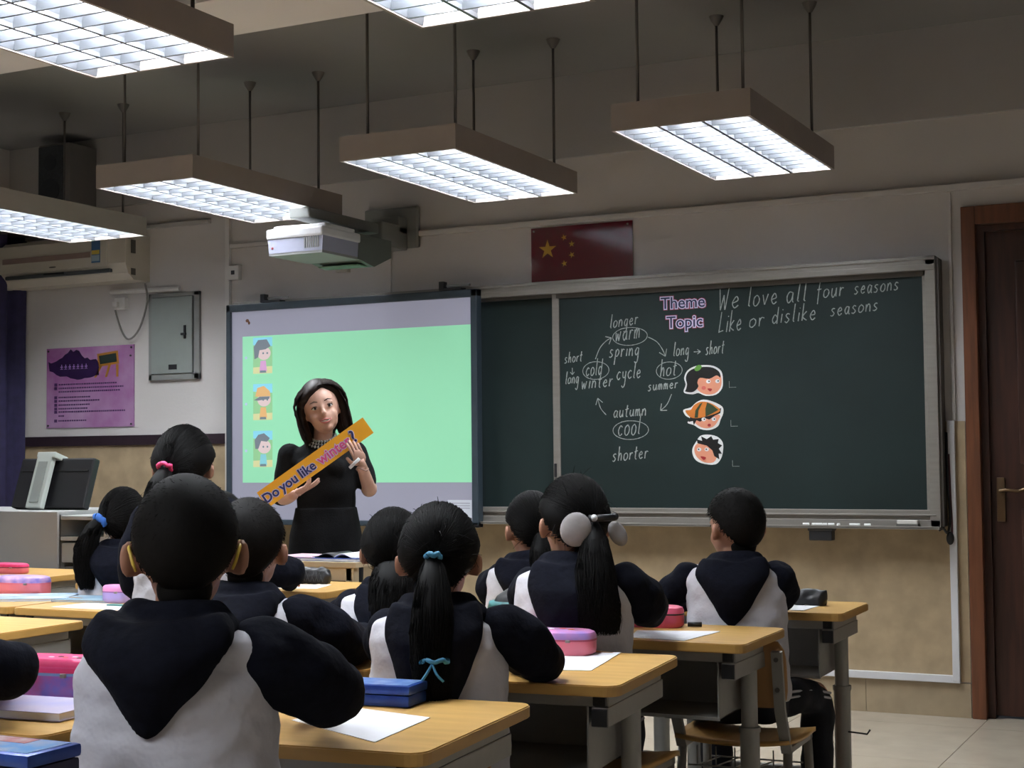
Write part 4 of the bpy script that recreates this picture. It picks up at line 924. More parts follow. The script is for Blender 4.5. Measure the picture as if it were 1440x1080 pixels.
    N = (n_+1)*(m_+1); ff = []
    for j in range(m_):
        for i in range(n_):
            a = j*(n_+1)+i; ff.append((a, a+1, a+n_+2, a+n_+1)); ff.append((N+a, N+a+n_+1, N+a+n_+2, N+a+1))
    b = [i for i in range(n_+1)]+[j*(n_+1)+n_ for j in range(1, m_+1)]+[m_*(n_+1)+i for i in range(n_-1, -1, -1)]+[j*(n_+1) for j in range(m_-1, 0, -1)]
    ff += [(b[k], b[(k+1) % len(b)], N+b[(k+1) % len(b)], N+b[k]) for k in range(len(b))]
    hd_.add(vv, ff)
    hm = displace(remeshed(hd_, .0065, 4, .5), .007, (12, 12, 16), seed*2.3); obj('hood', fin(hm, 'hood', navy), None, t)
    # trousers and shoes
    if legs:
        tr = G()
        tr.loft([V(0, 0, .395)+(.155, .12), V(0, 0, .45)+(.160, .125), V(0, 0, .50)+(.14, .11)], 24)
        for s_ in (-1, 1):
            if standing: limb(tr, [(s_*.07, 0, .66), (s_*.078, .01, .36), (s_*.078, 0, .07)], [.078, .064, .055], 12)
            else: limb(tr, [(s_*.078, .0, .455), (s_*knee[s_ > 0], .32 if knee[s_ > 0] < .15 else .22, .424), (s_*knee[s_ > 0]*1.04, .335 if knee[s_ > 0] < .15 else .22, .26), (s_*knee[s_ > 0]*1.03, .31 if knee[s_ > 0] < .15 else .14, .08)], [.068, .054, .052, .050], 12, 5)
        tm_ = displace(remeshed(tr, .010, 4, .5), .010, (15, 15, 15), seed); to = obj('trousers', fin(tm_, 'trousers', trousm), None, t)
        for s_ in (-1, 1):
            for dz in (0, .016):
                if standing: st = [(s_*(.149), dz-.01, .60), (s_*.145, dz, .36), (s_*.136, dz, .10)]
                else: st = [(s_*.144, -.02, .462+dz), (s_*(.102+knee[s_ > 0]/2), .12, .452+dz), (s_*(.054+knee[s_ > 0]), .32 if knee[s_ > 0] < .15 else .22, .430+dz)]
                obj('side_stripe', G().tube(catmull(st, 4), .0042, 6), white_f, to, True)
            y_ = .05 if standing else (.36 if knee[s_ > 0] < .15 else .19); sxx = s_*knee[s_ > 0]*1.03
            obj('shoe', G().loft([(sxx, y_, .0, .040, .095), (sxx, y_, .02, .042, .098), (sxx, y_-.01, .045, .036, .085), (sxx, y_-.05, .075, .030, .042)], 18), shoem, t, True)
    # hair
    if hair == 'boy': short_hair(H, t, .010, .009, 5200 if near else 1800)
    elif hair == 'boyfull': short_hair(H, t, .013, .014, 3000)
    elif hair == 'tail': swept_hair(H, t, *tail)
    if glasses:
        ym = mat('yellow_glasses', (.62, .42, .06), .35, noise_amt=.05); gl = G()
        for s_ in (-1, 1):
            gl.tube([H.p(s_*.060, .088, .0), H.p(s_*.081, .05, .006), H.p(s_*.0865, .0, .008), H.p(s_*.0845, -.028, .0), H.p(s_*.078, -.040, -.022), H.p(s_*.073, -.042, -.034)], [.002, .002, .0024, .0028, .0028, .0022], 8)
            gl.tube([H.p(s_*.031+.024*math.cos(a), .096-.006*abs(math.cos(a)), -.004+.018*math.sin(a)) for a in np.linspace(0, 2*PI, 17)], .0018, 6)
        gl.tube([H.p(-.010, .097, .0), H.p(.010, .097, .0)], .0018, 6); o = obj('glasses', gl, ym, None, True)
        o.location = (x, y, 0); o.rotation_euler = (0, 0, rz); o.scale = (s,)*3; tag(o, 'yellow rimmed glasses worn by the nearest boy, arms hooked over his ears', 'glasses')
    return t, H
def scrunchie(parent, H, at, r, m, name='hair_tie', th=.008, label=None, axis=(0, -.4, -1)):
    c = H.p(*at); ax = Vector(axis).normalized(); u = ax.orthogonal().normalized(); w_ = ax.cross(u); pts = []
    for i in range(25): a = 2*PI*i/24; pts.append(c+(u*math.cos(a)+w_*math.sin(a))*(r*(1+.10*math.sin(a*7)))+ax*.003*math.sin(a*5))
    return obj(name, G().tube(pts, th, 8, cap=False), m, parent, True, label=label)
def face_dir(dx, dy): return math.atan2(-dx, dy)

# boy 1, nearest
child(-.300, -5.09, .30, 1.075, 'boy in the foreground with cropped black hair and yellow glasses, seen from behind', 'boy', near=True, glasses=True, head=(.35,0,0), seed=1.3, hoodtip=.715, hoodw=.128, voxel=.006,
      arms=[((-.118, .045, .815), (-.125, .18, .752), (-.0, .34, .742)), ((.140, .0, .822), (.222, .10, .752), (.13, .31, .742))])
place_chair(-.30, -5.03, .0, 'plywood chair under the boy with yellow glasses')
# girl with braid
blk = flat('scrunchie_blue', (60, 130, 165), .6)
t, H = child(-.315, -4.18, .40, 1.0, 'girl with a wavy black ponytail tied with blue bands, middle of the picture', 'tail', seed=2.2, hoodtip=.60, hoodw=.120,
      tail=((.0, -.108, .010), [(0, -.025, -.05), (.003, -.055, -.12), (.0, -.07, -.20), (.008, -.085, -.29), (.012, -.09, -.37)], [.014, .036, .044, .042, .032, .018], .016, 1600, 800, 80, .008, .009),
      arms=[((-.118, .045, .815), (-.115, .19, .752), (.0, .33, .742)), ((.140, .0, .822), (.222, .09, .752), (.14, .29, .742))])
scrunchie(t, H, (0, -.118, .008), .015, blk, th=.006, label='blue patterned hair band'); 
o = scrunchie(t, H, (.010, -.200, -.205), .028, blk, th=.0048, axis=(0, -.1, -1), label='thin blue band near the end of the hair'); 
obj('hair_tie', G().tube(catmull([H.p(.01, -.226, -.208), H.p(-.005, -.238, -.233), H.p(-.02, -.236, -.253)]), .003, 6).tube(catmull([H.p(.01, -.226, -.208), H.p(.02, -.238, -.228), H.p(.034, -.236, -.243)]), .003, 6), blk, t, True)
place_chair(-.315, -4.08, .0, 'plywood chair under the girl with blue hair bands', sc=.95)
# bow girl
t, H = child(-.350, -3.38, .30, 1.045, 'girl with a black ponytail and a big grey bow, right of the middle', 'tail', head=(.42, .0, .03), seed=3.1, hoodtip=.62, hoodw=.115,
      tail=((.018, -.104, .006), [(.008, -.03, -.045), (.012, -.055, -.12), (.018, -.07, -.20), (.025, -.07, -.27)], [.012, .034, .050, .056, .040], .017, 1600, 800, 110, .010, .004),
      arms=[((-.118, .045, .815), (-.115, .19, .752), (.0, .33, .742)), ((.140, .0, .822), (.185, .12, .752), (.12, .30, .742))])
bowm = mat('grey_bow', (.28, .26, .26), .9, noise_amt=.1, nscale=40, bump=.3)
B0 = (.018, -.125, .004)
bw = obj('bow', G().ell(H.p(B0[0]-.052, B0[1]-.006, -.016), (.040, .014, .044), Matrix.Rotation(.3, 3, 'Y'), 16, 12), bowm, t, True, label='large grey felt bow'); obj('bow_lobe', G().ell(H.p(B0[0]+.062, B0[1]+.002, -.026), (.022, .012, .034), Matrix.Rotation(-.5, 3, 'Y'), 14, 10), bowm, bw, True)
obj('pearl', G().ell(H.p(B0[0]-.008, B0[1]-.018, .014), (.009, .009, .009), None, 12, 8), whitem, bw, True); obj('bow_knot', G().tube([H.p(B0[0]-.02, B0[1]-.012, .012), H.p(B0[0]+.05, B0[1]-.010, .016)], .009, 8).ell(H.p(B0[0]+.05, B0[1]-.010, .018), (.010, .008, .010), None, 10, 8), darkm, bw, True)
place_chair(-.33, -3.28, .0, 'plywood chair under the girl with the grey bow')
# boy by the right desk
t, H = child(-.150, -2.60, .20, 1.0, 'boy with cropped dark hair looking left, rightmost pupil near the chalkboard', 'boyfull', head=(.70, 0, 0), knee=(.11, .215), seed=4.4, hoodtip=.685, hoodw=.125, hoff=(.0, .0),
      arms=[((-.140, .0, .822), (-.215, .10, .758), (-.10, .32, .745)), ((.128, .0, .822), (.105, .17, .752), (.03, .32, .745))])
place_chair(-.095, -2.69, .04, 'plywood chair with the visible seat and grey post, at the right under the boy', sc=.96)
# boy without glasses, second column
t, H = child(-.86, -4.16, .25, 1.01, 'boy with full black hair resting his arm on the desk, behind the glasses boy', 'boyfull', head=(.15, .05, 0), seed=5.2,
      arms=[((-.118, .045, .815), (-.20, .14, .752), (-.05, .32, .745)), ((.140, .0, .822), (.225, .12, .752), (.22, .32, .732))])
place_chair(-.86, -4.18, .0, 'plywood chair under the boy with his arm on the desk')
# long haired girl
t, H = child(-.855, -3.48, .5, .965, 'girl with long loose black hair beside the girl with blue hair bands', 'tail', seed=6.2, hoodtip=.62, hoodw=.12,
      tail=((.0, -.085, -.045), [(0, -.02, -.04), (-.005, -.04, -.10), (-.005, -.05, -.17), (.0, -.05, -.22)], [.050, .066, .070, .066, .05], .016, 1500, 900, 60, .012, .003))
place_chair(-.855, -3.50, .0, 'plywood chair under the girl with long loose hair')
# girl behind bow girl
t, H = child(-.815, -2.68, .35, .99, 'girl with black hair partly hidden behind the girl with the grey bow', 'tail', head=(.40, 0, 0), seed=7.2,
      tail=((.0, -.10, -.02), [(0, -.03, -.05), (.0, -.05, -.12), (.0, -.05, -.18)], [.02, .035, .035, .025], .014, 1300, 350, 40, .006, .003))
place_chair(-.815, -2.68, .0, 'plywood chair under the half hidden girl at the far middle')
# far left pair
t, H = child(-2.14, -2.62, .15, .99, 'pupil in the far row hidden behind the boy, only a navy sleeve showing', 'boyfull', seed=8.2, arms=[((-.118, .045, .815), (-.20, .14, .752), (-.05, .32, .745)), ((.140, .0, .822), (.265, .10, .80), (.16, .28, .745))])
place_chair(-2.14, -2.62, .0, 'plywood chair of the mostly hidden far pupil')
bs = flat('scrunchie_bright_blue', (48, 105, 190), .6)
t, H = child(-2.57, -2.64, .5, 1.0, 'girl with a side ponytail and bright blue scrunchie at the far left', 'tail', head=(.0, 0, 0), seed=9.2,
      tail=((-.055, -.092, .0), [(-.03, -.02, -.03), (-.055, -.03, -.10), (-.055, -.03, -.18), (-.045, -.03, -.25)], [.014, .034, .044, .042, .026], .015, 1400, 600, 50, .006, .004))
scrunchie(t, H, (-.064, -.100, -.002), .019, bs, th=.013, label='bright blue scrunchie', axis=(-.6, -.5, -.6))
place_chair(-2.57, -2.64, -.1, 'plywood chair under the girl with the blue scrunchie')
# standing girl with the pink band
pb = flat('band_pink', (235, 70, 125), .5)
t, H = child(-1.585, -3.48, .75, .965, 'standing girl with a black ponytail held by a bright pink band', 'tail', head=(-.30, 0, 0), seed=10.2, standing=True,
      tail=((-.030, -.104, -.010), [(-.02, -.03, -.04), (-.032, -.045, -.10), (-.035, -.05, -.17), (-.03, -.05, -.23)], [.016, .036, .044, .040, .024], .020, 1600, 600, 60, .012, .003),
      arms=[((-.118, .045, .815), (-.145, .05, .62), (-.08, .18, .52)), ((.138, .0, .822), (.145, .05, .62), (.08, .18, .52))])
scrunchie(t, H, (-.032, -.118, -.006), .020, pb, th=.0065, label='bright pink hair band', axis=(-.3, -.5, -.8))
# elbow pupil at the left edge
child(-1.13, -5.12, .0, 1.05, 'pupil cut off by the left edge, only a navy elbow on the desk visible', 'boy', seed=11.2, arms=[((-.118, .045, .815), (-.20, .14, .752), (-.05, .32, .745)), ((.140, .0, .822), (.275, .17, .770), (.10, .34, .745))])
place_chair(-1.13, -5.12, .0, 'plywood chair under the pupil at the left edge')

# ------------------------------------------------------------------ teacher
def teacher():
    t = thing('person', 'woman in a short sleeved black dress holding a yellow sentence strip', 'person', (-2.55, -1.3, 0), math.radians(210))
    R = Matrix.Rotation(.10, 3, 'Z') @ Matrix.Rotation(.06, 3, 'X') @ Matrix.Rotation(.24, 3, 'Y')
    H = Head((.004, .030, 1.440), R, 1.12)
    g = G()
    g.loft([(-.01, .0, .78, .150, .11), (-.012, .0, .90, .142, .10), (-.015, .0, 1.0, .120, .085), (-.012, .0, 1.10, .125, .09), (-.005, .0, 1.20, .140, .09), (.0, -.005, 1.25, .125, .07), (.0, .0, 1.285, .06, .05)], 24)
    g.tube([(.0, .0, 1.22), (.0, .004, 1.28), H.p(0, -.015, -.05)], [.050, .043, .045], 14)
    head_geo(g, H, True)
    LA = [(-.148, -.005, 1.235), (-.212, .0, 1.065), (-.190, .215, 1.165)]   # her left arm (viewer right), raised
    RA = [(.150, -.005, 1.225), (.185, .01, 1.04), (.118, .185, 1.045)]
    limb(g, LA, [.042, .036, .024], 12, 6); limb(g, RA, [.042, .036, .024], 12, 6)
    limb(g, [LA[0], LA[1]], [.042, .038], 12, 6)
    for s_ in (-1, 1): limb(g, [(s_*.07, 0, .80), (s_*.065, .01, .45), (s_*.06, -.01, .08)], [.08, .052, .034], 12); g.ell((s_*.062, .045, .035), (.034, .095, .028), None, 14, 8)
    me = remeshed(g, .0065, 3, .5); g2 = mesh_to_G(me); hg = G()
    hand_geo(hg, (-.192, .222, 1.178), (.38, .20, .85), (0.1, -1, 0), .86, .0, .04, 1, curls=[.30, .35, .45, .60])
    hand_geo(hg, (.118, .180, 1.047), (-.85, .12, .45), (.25, -.2, .6), .90, .0, .14, -1, curls=[.10, .15, .75, .85])
    g2.add(hg.v, hg.f); obj('body', g2, skint, t, True, fixn=False)
    face_parts(H, t, True)
    dr = G().loft([(-.012, .0, .62, .172, .13), (-.012, .0, .78, .166, .125), (-.014, .0, .90, .152, .112), (-.015, .0, .985, .132, .096), (-.015, .0, 1.02, .134, .097), (-.012, .0, 1.10, .142, .102), (-.005, .0, 1.19, .158, .104), (0, -.002, 1.235, .142, .084), (0, 0, 1.268, .095, .062), (0, .003, 1.292, .064, .052)], 40, 2.3)
    for s_ in (-1, 1): dr.ell((s_*.062, .080, 1.165), (.052, .034, .048), None, 14, 10)
    for A in (LA, RA):
        a, b = Vector(A[0]), Vector(A[1]); e_ = a*.22+b*.78 if A is LA else b
        limb(dr, [a, a*.5+b*.5, e_], [.056, .054, .050], 14)
    dm_ = displace(remeshed(dr, .008, 4, .5), .006, (10, 10, 14), 4.); obj('dress', fin(dm_, 'dress', blackdress), None, t)
    # skirt band
    obj('skirt', fin(displace(remeshed(G().loft([(-.012, 0, .50, .170, .132), (-.012, 0, .70, .174, .134), (-.012, 0, .86, .164, .122), (-.014, 0, .965, .143, .104), (-.014, 0, .985, .140, .101)], 36), .009, 2), .004, (14, 14, 6), 2.), 'skirt', blackdress), None, t)
    # necklace: rows of pale beads
    nk = G()
    for row, (rr, z0) in enumerate(((.060, 1.318), (.066, 1.308), (.074, 1.298))):
        for i in range(30):
            a = 2*PI*i/30; y_ = math.cos(a)
            nk.ell((rr*math.sin(a), .008+rr*.92*y_, z0-.034*max(0, y_)-.003*row), (.0052, .0045, .0065), None, 8, 6)
    obj('necklace', nk, mat('bead_grey', (.38, .40, .38), .3, noise_amt=.4, nscale=80), t, True)
    obj('bracelet', G().tube([(-.190+.026*math.cos(a), .212+.026*math.sin(a), 1.158+.006*math.sin(a*2)) for a in np.linspace(0, 2*PI, 20)], .0035, 6), mat('bracelet', (.30, .18, .14), .4, noise_amt=.4, nscale=90), t, True)
    # hair: bob parted on her left, framing the face
    cap_ = hair_cap(H, .016, side=.010, low=.0, adult=True)
    core = G()
    for s_ in (-1, 1):
        L = [H.p(s_*.060, .022, .055), H.p(s_*.088, .010, .0), H.p(s_*.090, .0, -.055), H.p(s_*.086, .004, -.105), H.p(s_*.080, .0, -.13 if s_ > 0 else -.112)]
        core.tube(catmull(L, 3), lerpr([.020, .022, .026, .026, .016], 13), 10)
    core.tube(catmull([H.p(0, -.085, .04), H.p(0, -.095, -.02), H.p(0, -.085, -.08), H.p(0, -.075, -.12)], 3), lerpr([.05, .052, .05, .035], 10), 14)
    for s_ in (-1, 1): core.tube(catmull([H.p(s_*.065, -.05, .03), H.p(s_*.075, -.055, -.04), H.p(s_*.070, -.05, -.12)], 3), lerpr([.035, .04, .028], 7), 12)
    core.add(cap_.v, cap_.f); cm = remeshed(core, .0065, 3, .5); cg = mesh_to_G(cm)
    paths = []; K = 10
    for _ in range(1500):
        s_ = 1 if RNG.random() < .55 else -1; part = (-.018, RNG.uniform(-.09, .082)); q0 = np.array([part[0], part[1], .11])
        yb = part[1]; fall = -.075-.06*RNG.random(); drop_y = .030-.085*(1-(yb+.09)/.172)*1.2+RNG.normal()*.008; row = []
        if yb > .03: drop_y = .028+RNG.normal()*.004
        for k_ in range(K):
            u = k_/(K-1); ang = min(1., u*1.55)*PI/2
            X = part[0]+(s_*.108-part[0])*math.sin(ang)*(1. if u < .65 else 1-.10*(u-.65)/.35); Z = .012+.105*math.cos(ang) if u < .645 else .012+(fall-.03)*(u-.645)/.355
            yy = yb+(drop_y-yb)*u**.8; ys = max(.35, math.sqrt(max(.05, 1-(yb/.115)**2)))
            Zz = Z if u > .645 else .012+(.105*ys)*math.cos(ang); row.append(tuple(H.p(X+RNG.normal()*.0012, yy, Zz)))
        paths.append(row)
    obj('hair', strands_mesh('hair', paths, .0012, .0006, hairt, cg), None, t)
    return t
teacher()
# the sentence strip she holds (own plane just in front of her chest)
B = thing('sentence_strip', 'yellow strip reading Do you like winter? held diagonally by the woman', 'sign', (-2.55, -1.3, 0), math.radians(210))
tl, tr_, br, bl = Vector((.280, .215, 1.058)), Vector((-.192, .215, 1.390)), Vector((-.236, .215, 1.329)), Vector((.220, .215, .981))
yel = flat('strip_yellow', (225, 160, 35), .45); cen = (tl+tr_+br+bl)/4; ang = math.atan2((tr_-tl).z, -(tr_-tl).x)
# frame: viewer-right = -x local
L_ = ((tr_-tl).length+(br-bl).length)/2; Hh = ((tl-bl).length+(tr_-br).length)/2*.98
SM = Matrix.Translation(cen) @ Matrix.Rotation(PI, 4, 'Z') @ Matrix.Rotation(-ang, 4, 'Y')
o = obj('strip_card', bx((-L_/2, -.0015, -Hh/2), (L_/2, .0015, Hh/2)), yel, B); o.matrix_local = SM
TM = SM @ Matrix.Rotation(PI/2, 4, 'X')
outl = flat('strip_outline', (196, 190, 225)); pinkl = flat('strip_pink', (200, 75, 130)); navl = flat('strip_navy', (32, 38, 92))
for (s_, x, m, sz) in (('Do', -.243, navl, .060), ('you', -.148, navl, .060), ('like', -.048, navl, .060), ('winter', .098, pinkl, .064), ('?', .203, navl, .078)):
    put_text('lettering_outline', s_, sz, outl, B, TM @ Matrix.Translation((x, -.004, .0022)), offset=.0042, ext=.0006)
    put_text('lettering', s_, sz, m, B, TM @ Matrix.Translation((x, -.004, .0036)), offset=.0012, ext=.0006)
o = obj('chalk_holder', G().tube([(-.135, .225, 1.165), (-.178, .245, 1.205)], .008, 8), whitem, None, True); o.location = (-2.55, -1.3, 0); o.rotation_euler = (0, 0, math.radians(210)); tag(o, 'short white marker in the hand of the woman holding the strip', 'marker')

# ------------------------------------------------------------------ front table and podium
t = thing('front_table', 'pale wooden table in front of the teacher with books on it', 'table', (0, 0, 0))
obj('tabletop', bx((-2.95, -1.83, .755), (-2.035, -1.57, .778), .003), palew, t); obj('apron', bx((-2.93, -1.82, .70), (-2.06, -1.80, .755), .002), palew, t)
for x in (-2.93, -2.09):
    for y in (-1.82, -1.62): obj('leg', bx((x, y, 0), (x+.04, y+.04, .755), .003), palew, t)
def booklet(x, y, z, w_, d, h, rz, m, label, cat='book', group=None, pages=True, name='book', curl=0.):
    t = thing(name, label, cat, (x, y, z), rz, group)
    if h < .003: obj('sheet', bx((-w_/2, -d/2, 0), (w_/2, d/2, h)), m, t); return t
    obj('cover', G().box((-w_/2, -d/2, 0), (w_/2, d/2, .0012)).box((-w_/2, -d/2, h-.0012), (w_/2, d/2, h)).box((-w_/2, -d/2, 0), (-w_/2+.001, d/2, h)), m, t)
    obj('pages', bx((-w_/2+.001, -d/2+.003, .0012), (w_/2-.003, d/2-.003, h-.0012)), paper, t); return t
TZ = .7785
booklet(-2.20, -1.70, TZ, .30, .22, .012, .03, flat('folder_blue', (30, 62, 140)), 'blue folder at the right end of the front table', 'folder', name='folder')
booklet(-2.36, -1.71, TZ+.0125, .20, .19, .003, -.08, flat('magazine_pink', (205, 170, 185)), 'open pinkish magazine on the front table', 'magazine', name='magazine')
t = thing('open_book', 'open book with curved white pages on the blue folder', 'book', (-2.17, -1.70, TZ+.0125))
for s_ in (-1, 1):
    g = G(); n = 10; v = []
    for k in (0, 1):
        for i in range(n+1): u = i/n; v += [(s_*.11*u, yy, .022*math.sin(PI*min(1, u*1.3))*.8*(1-.4*u)+.004*(1-k)) for yy in (-.085, .085)]
    N = 2*(n+1); f = [(2*i, 2*i+1, 2*i+3, 2*i+2) for i in range(n)]+[(N+2*i, N+2*i+2, N+2*i+3, N+2*i+1) for i in range(n)]+[(2*i, 2*i+2, N+2*i+2, N+2*i) for i in range(n)]+[(2*i+1, N+2*i+1, N+2*i+3, 2*i+3) for i in range(n)]+[(0, N, N+1, 1), (2*n, 2*n+1, N+2*n+1, N+2*n)]
    obj('page', g.add(v, f), paper if s_ > 0 else darkm, t, True)
t = thing('podium', 'grey steel multimedia podium at the left edge of the room', 'podium', (0, 0, 0))
PX1, PY0 = -3.875, -1.60
obj('front_panel', bx((-4.95, PY0, .03), (PX1, PY0+.03, .955), .006), podm, t); obj('side_panel', G().box((PX1-.03, PY0+.01, .03), (PX1, PY0+.55, .955), bev=.004), podm, t)
obj('top_slab', G().box((-4.95, PY0, .945), (PX1, PY0+.55, .965), bev=.005), podm, t)
obj('side_panel', bx((-4.95, PY0+.01, .03), (-4.92, PY0+.55, .955), .004), podm, t)
cab = obj('keyboard_shelf', G().box((PX1, PY0+.02, .925), (PX1+.30, PY0+.50, .945), bev=.004).box((PX1+.27, PY0+.02, .80), (PX1+.30, PY0+.50, .93), bev=.004).box((PX1, PY0+.02, .825), (PX1+.28, PY0+.5, .845), bev=.003), podm, t)
obj('drawer', bx((PX1+.003, PY0+.025, .72), (PX1+.29, PY0+.48, .815), .006), flat('drawer_grey', (150, 150, 146)), t)
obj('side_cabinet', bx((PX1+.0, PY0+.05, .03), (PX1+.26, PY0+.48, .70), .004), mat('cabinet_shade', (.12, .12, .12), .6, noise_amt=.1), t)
t = thing('computer_monitor', 'black computer monitor tilted back on the podium, seen from behind', 'monitor', (-4.08, PY0+.17, .967), .0)
Rm = Matrix.Rotation(-.32, 3, 'X')
obj('casing', G().box((-.27, 0, .0), (.21, .045, .26), bev=.01, rot=Rm, at=(0, 0, .01)), darkm, t); obj('vent', G().box((-.25, -.003, .19), (.19, .003, .198), rot=Rm, at=(0, 0, .01)), flat('monitor_vent', (34, 34, 36)), t)
obj('screen', G().box((-.25, .043, .02), (.19, .048, .245), rot=Rm, at=(0, 0, .01)), mat('screen_off', (.01, .012, .015), .15, noise_amt=.1), t)
t = thing('document_camera', 'white folded document camera leaning over the back of the monitor', 'document camera', (-4.08, PY0+.13, .967), .0)
obj('column', G().box((-.115, -.02, .0), (-.015, .012, .275), bev=.006, rot=Rm, at=(0, 0, .005)), flat('doccam_white', (170, 176, 170)), t); obj('head', G().box((-.12, -.02, .262), (.0, .075, .292), bev=.006, rot=Rm, at=(0, 0, .005)), flat('doccam_white', (1, 1, 1)), t)
obj('inset', G().box((-.095, -.023, .03), (-.035, -.018, .24), rot=Rm, at=(0, 0, .005)), flat('doccam_inset', (135, 140, 136)), t)

# ------------------------------------------------------------------ things on the desks
DZ = .7005
def pencil_case(x, y, z, L, W, Hh, rz, mtop, mside, label, name='pencil_case', zipm=None, trim=None, soft=1.):
    t = thing(name, label, 'pencil case', (x, y, z), rz, 'pencil cases')
    def sec(z_, k): return (0, 0, z_, L/2*k, W/2*k)
    obj('base', G().loft([sec(0, .93), sec(.006, .99), sec(Hh*.30, 1.0), sec(Hh*.60, 1.0)], 40, 3.), mside, t, 'auto')
    obj('zip', G().loft([sec(Hh*.595, 1.012), sec(Hh*.665, 1.012)], 40, 3.), zipm or darkm, t, 'auto')
    obj('lid', G().loft([sec(Hh*.66, 1.0), sec(Hh*.80, 1.0), sec(Hh*.93, .96), sec(Hh, .85)], 40, 3.), mtop, t, 'auto')
    if trim: obj('trim', G().loft([sec(Hh*.78, 1.008), sec(Hh*.82, 1.008)], 40, 3.), trim, t, 'auto')
    o = obj('zip_pull', bx((L*.25, -W/2-.010, Hh*.57), (L*.25+.012, -W/2-.002, Hh*.68), .002), alum, t)
    return t
pinkh = mat('case_hot_pink', s2l((235, 60, 120)), .45, noise_amt=.1, nscale=40); pinkd = mat('case_print', s2l((200, 70, 120)), .45, noise_amt=1., nscale=14, col2=s2l((120, 100, 190)))
t = pencil_case(-1.02, -4.615, DZ, .225, .10, .085, .12, pinkh, pinkd, 'bright pink oval pencil case on the lower left desk', zipm=flat('zip_blue', (120, 150, 200)), trim=flat('piping_pink', (235, 80, 135)))
for i in range(6): obj('lid_print', G().ell((-.0+.018*i, -.012+.010*(i % 2), .0855), (.008, .005, .0012), None, 8, 5), (whitem, cblack, cpink)[i % 3], t)
ltpink = mat('case_light_pink', s2l((225, 130, 160)), .35, noise_amt=1., nscale=9, col2=s2l((150, 130, 205)), coat=.3); rose = flat('case_rose', (220, 110, 130), .35, coat=.3)
t = pencil_case(-.325, -3.565, DZ, .23, .11, .062, .08, ltpink, rose, 'light pink and blue hard pencil case beside the ponytail girl', zipm=flat('zip_rose', (170, 70, 95)))
for i in range(5): obj('lid_print', G().ell((-.06+.028*i, .0+.015*(i % 2), .0625), (.011, .008, .0012), None, 8, 5), (cpink, corange, cwhite)[i % 3], t)
t = pencil_case(-.315, -2.90, DZ, .20, .085, .062, .05, flat('case_coral', (205, 85, 115), .5), flat('case_coral2', (190, 72, 100), .5), 'dark pink soft pencil case with an open zip and pink bow', zipm=darkm)
obj('bow', G().ell((-.05, -.01, .066), (.022, .008, .006), None, 10, 6).ell((-.005, -.01, .066), (.022, .008, .006), None, 10, 6).ell((-.028, -.01, .068), (.007, .007, .006), None, 8, 6), flat('case_bow', (225, 150, 165)), t, True)
t = thing('pencil_pouch', 'black crumpled fabric pouch on the far right desk', 'pencil case', (-.07, -2.12, DZ), .05, 'pencil cases')
g = G().loft([(0, 0, 0, .075, .030), (0, 0, .02, .080, .034), (0, 0, .038, .075, .022), (0, 0, .052, .078, .006)], 24, 3.); obj('pouch', displace(fin(remeshed(g, .005, 2), 'pouch', darkm), .007, (40, 40, 40), 1.), None, t)
t = pencil_case(-2.94, -2.77, DZ, .24, .11, .070, .05, mat('case_lilac_print', s2l((215, 170, 200)), .4, noise_amt=1., nscale=16, col2=s2l((120, 110, 190))), flat('case_salmon', (225, 120, 130)), 'pale pink printed pencil case at the left edge on the far long desk', zipm=rose)
t = pencil_case(-2.36, -2.90, DZ, .10, .07, .062, .0, flat('box_pink', (215, 140, 190)), flat('box_lilac', (165, 150, 210)), 'small lilac pencil box with pink lid beside the nearest boy’s ear'.replace('’', "'"), zipm=flat('box_line', (140, 90, 150)))
t = pencil_case(-3.80, -1.98, DZ, .20, .09, .045, .0, pinkh, rose, 'small rose pencil case on the far desk at the left edge')
t = thing('pencil_pouch', 'black net pouch on the far desk in front of the teacher', 'pencil case', (-2.16, -1.97, DZ), .1, 'pencil cases')
g = G().loft([(0, 0, 0, .085, .035), (0, 0, .03, .090, .038), (0, 0, .055, .080, .025), (0, 0, .066, .06, .01)], 24, 3.); obj('pouch', displace(fin(remeshed(g, .006, 2), 'pouch', darkm), .006, (50, 50, 50), 2.), None, t)
g = G()
for i in range(8): g.tube([(-.08+.02*i, -.040, .01), (-.065+.02*i, -.040, .05)], .0018, 4).tube([(-.065+.02*i, -.040, .01), (-.08+.02*i, -.040, .05)], .0018, 4)
obj('net', g, flat('net_grey', (48, 48, 50)), t)
# teal trimmed black bag on the desk of the long haired girl
t = thing('pencil_pouch', 'black domed bag with a teal band between the two middle girls', 'bag', (-.66, -3.04, DZ), .05, 'pencil cases')
obj('pouch', fin(remeshed(G().loft([(0, 0, 0, .11, .06), (0, 0, .04, .115, .065), (0, 0, .09, .09, .05), (0, 0, .115, .05, .03)], 28, 2.6), .006, 3), 'pouch', darkm), None, t)
obj('band', G().loft([(0, 0, .055, .118, .068), (0, 0, .075, .112, .064)], 32, 2.6), mat('teal_band', s2l((70, 140, 140)), .5, noise_amt=.6, nscale=30), t, True)
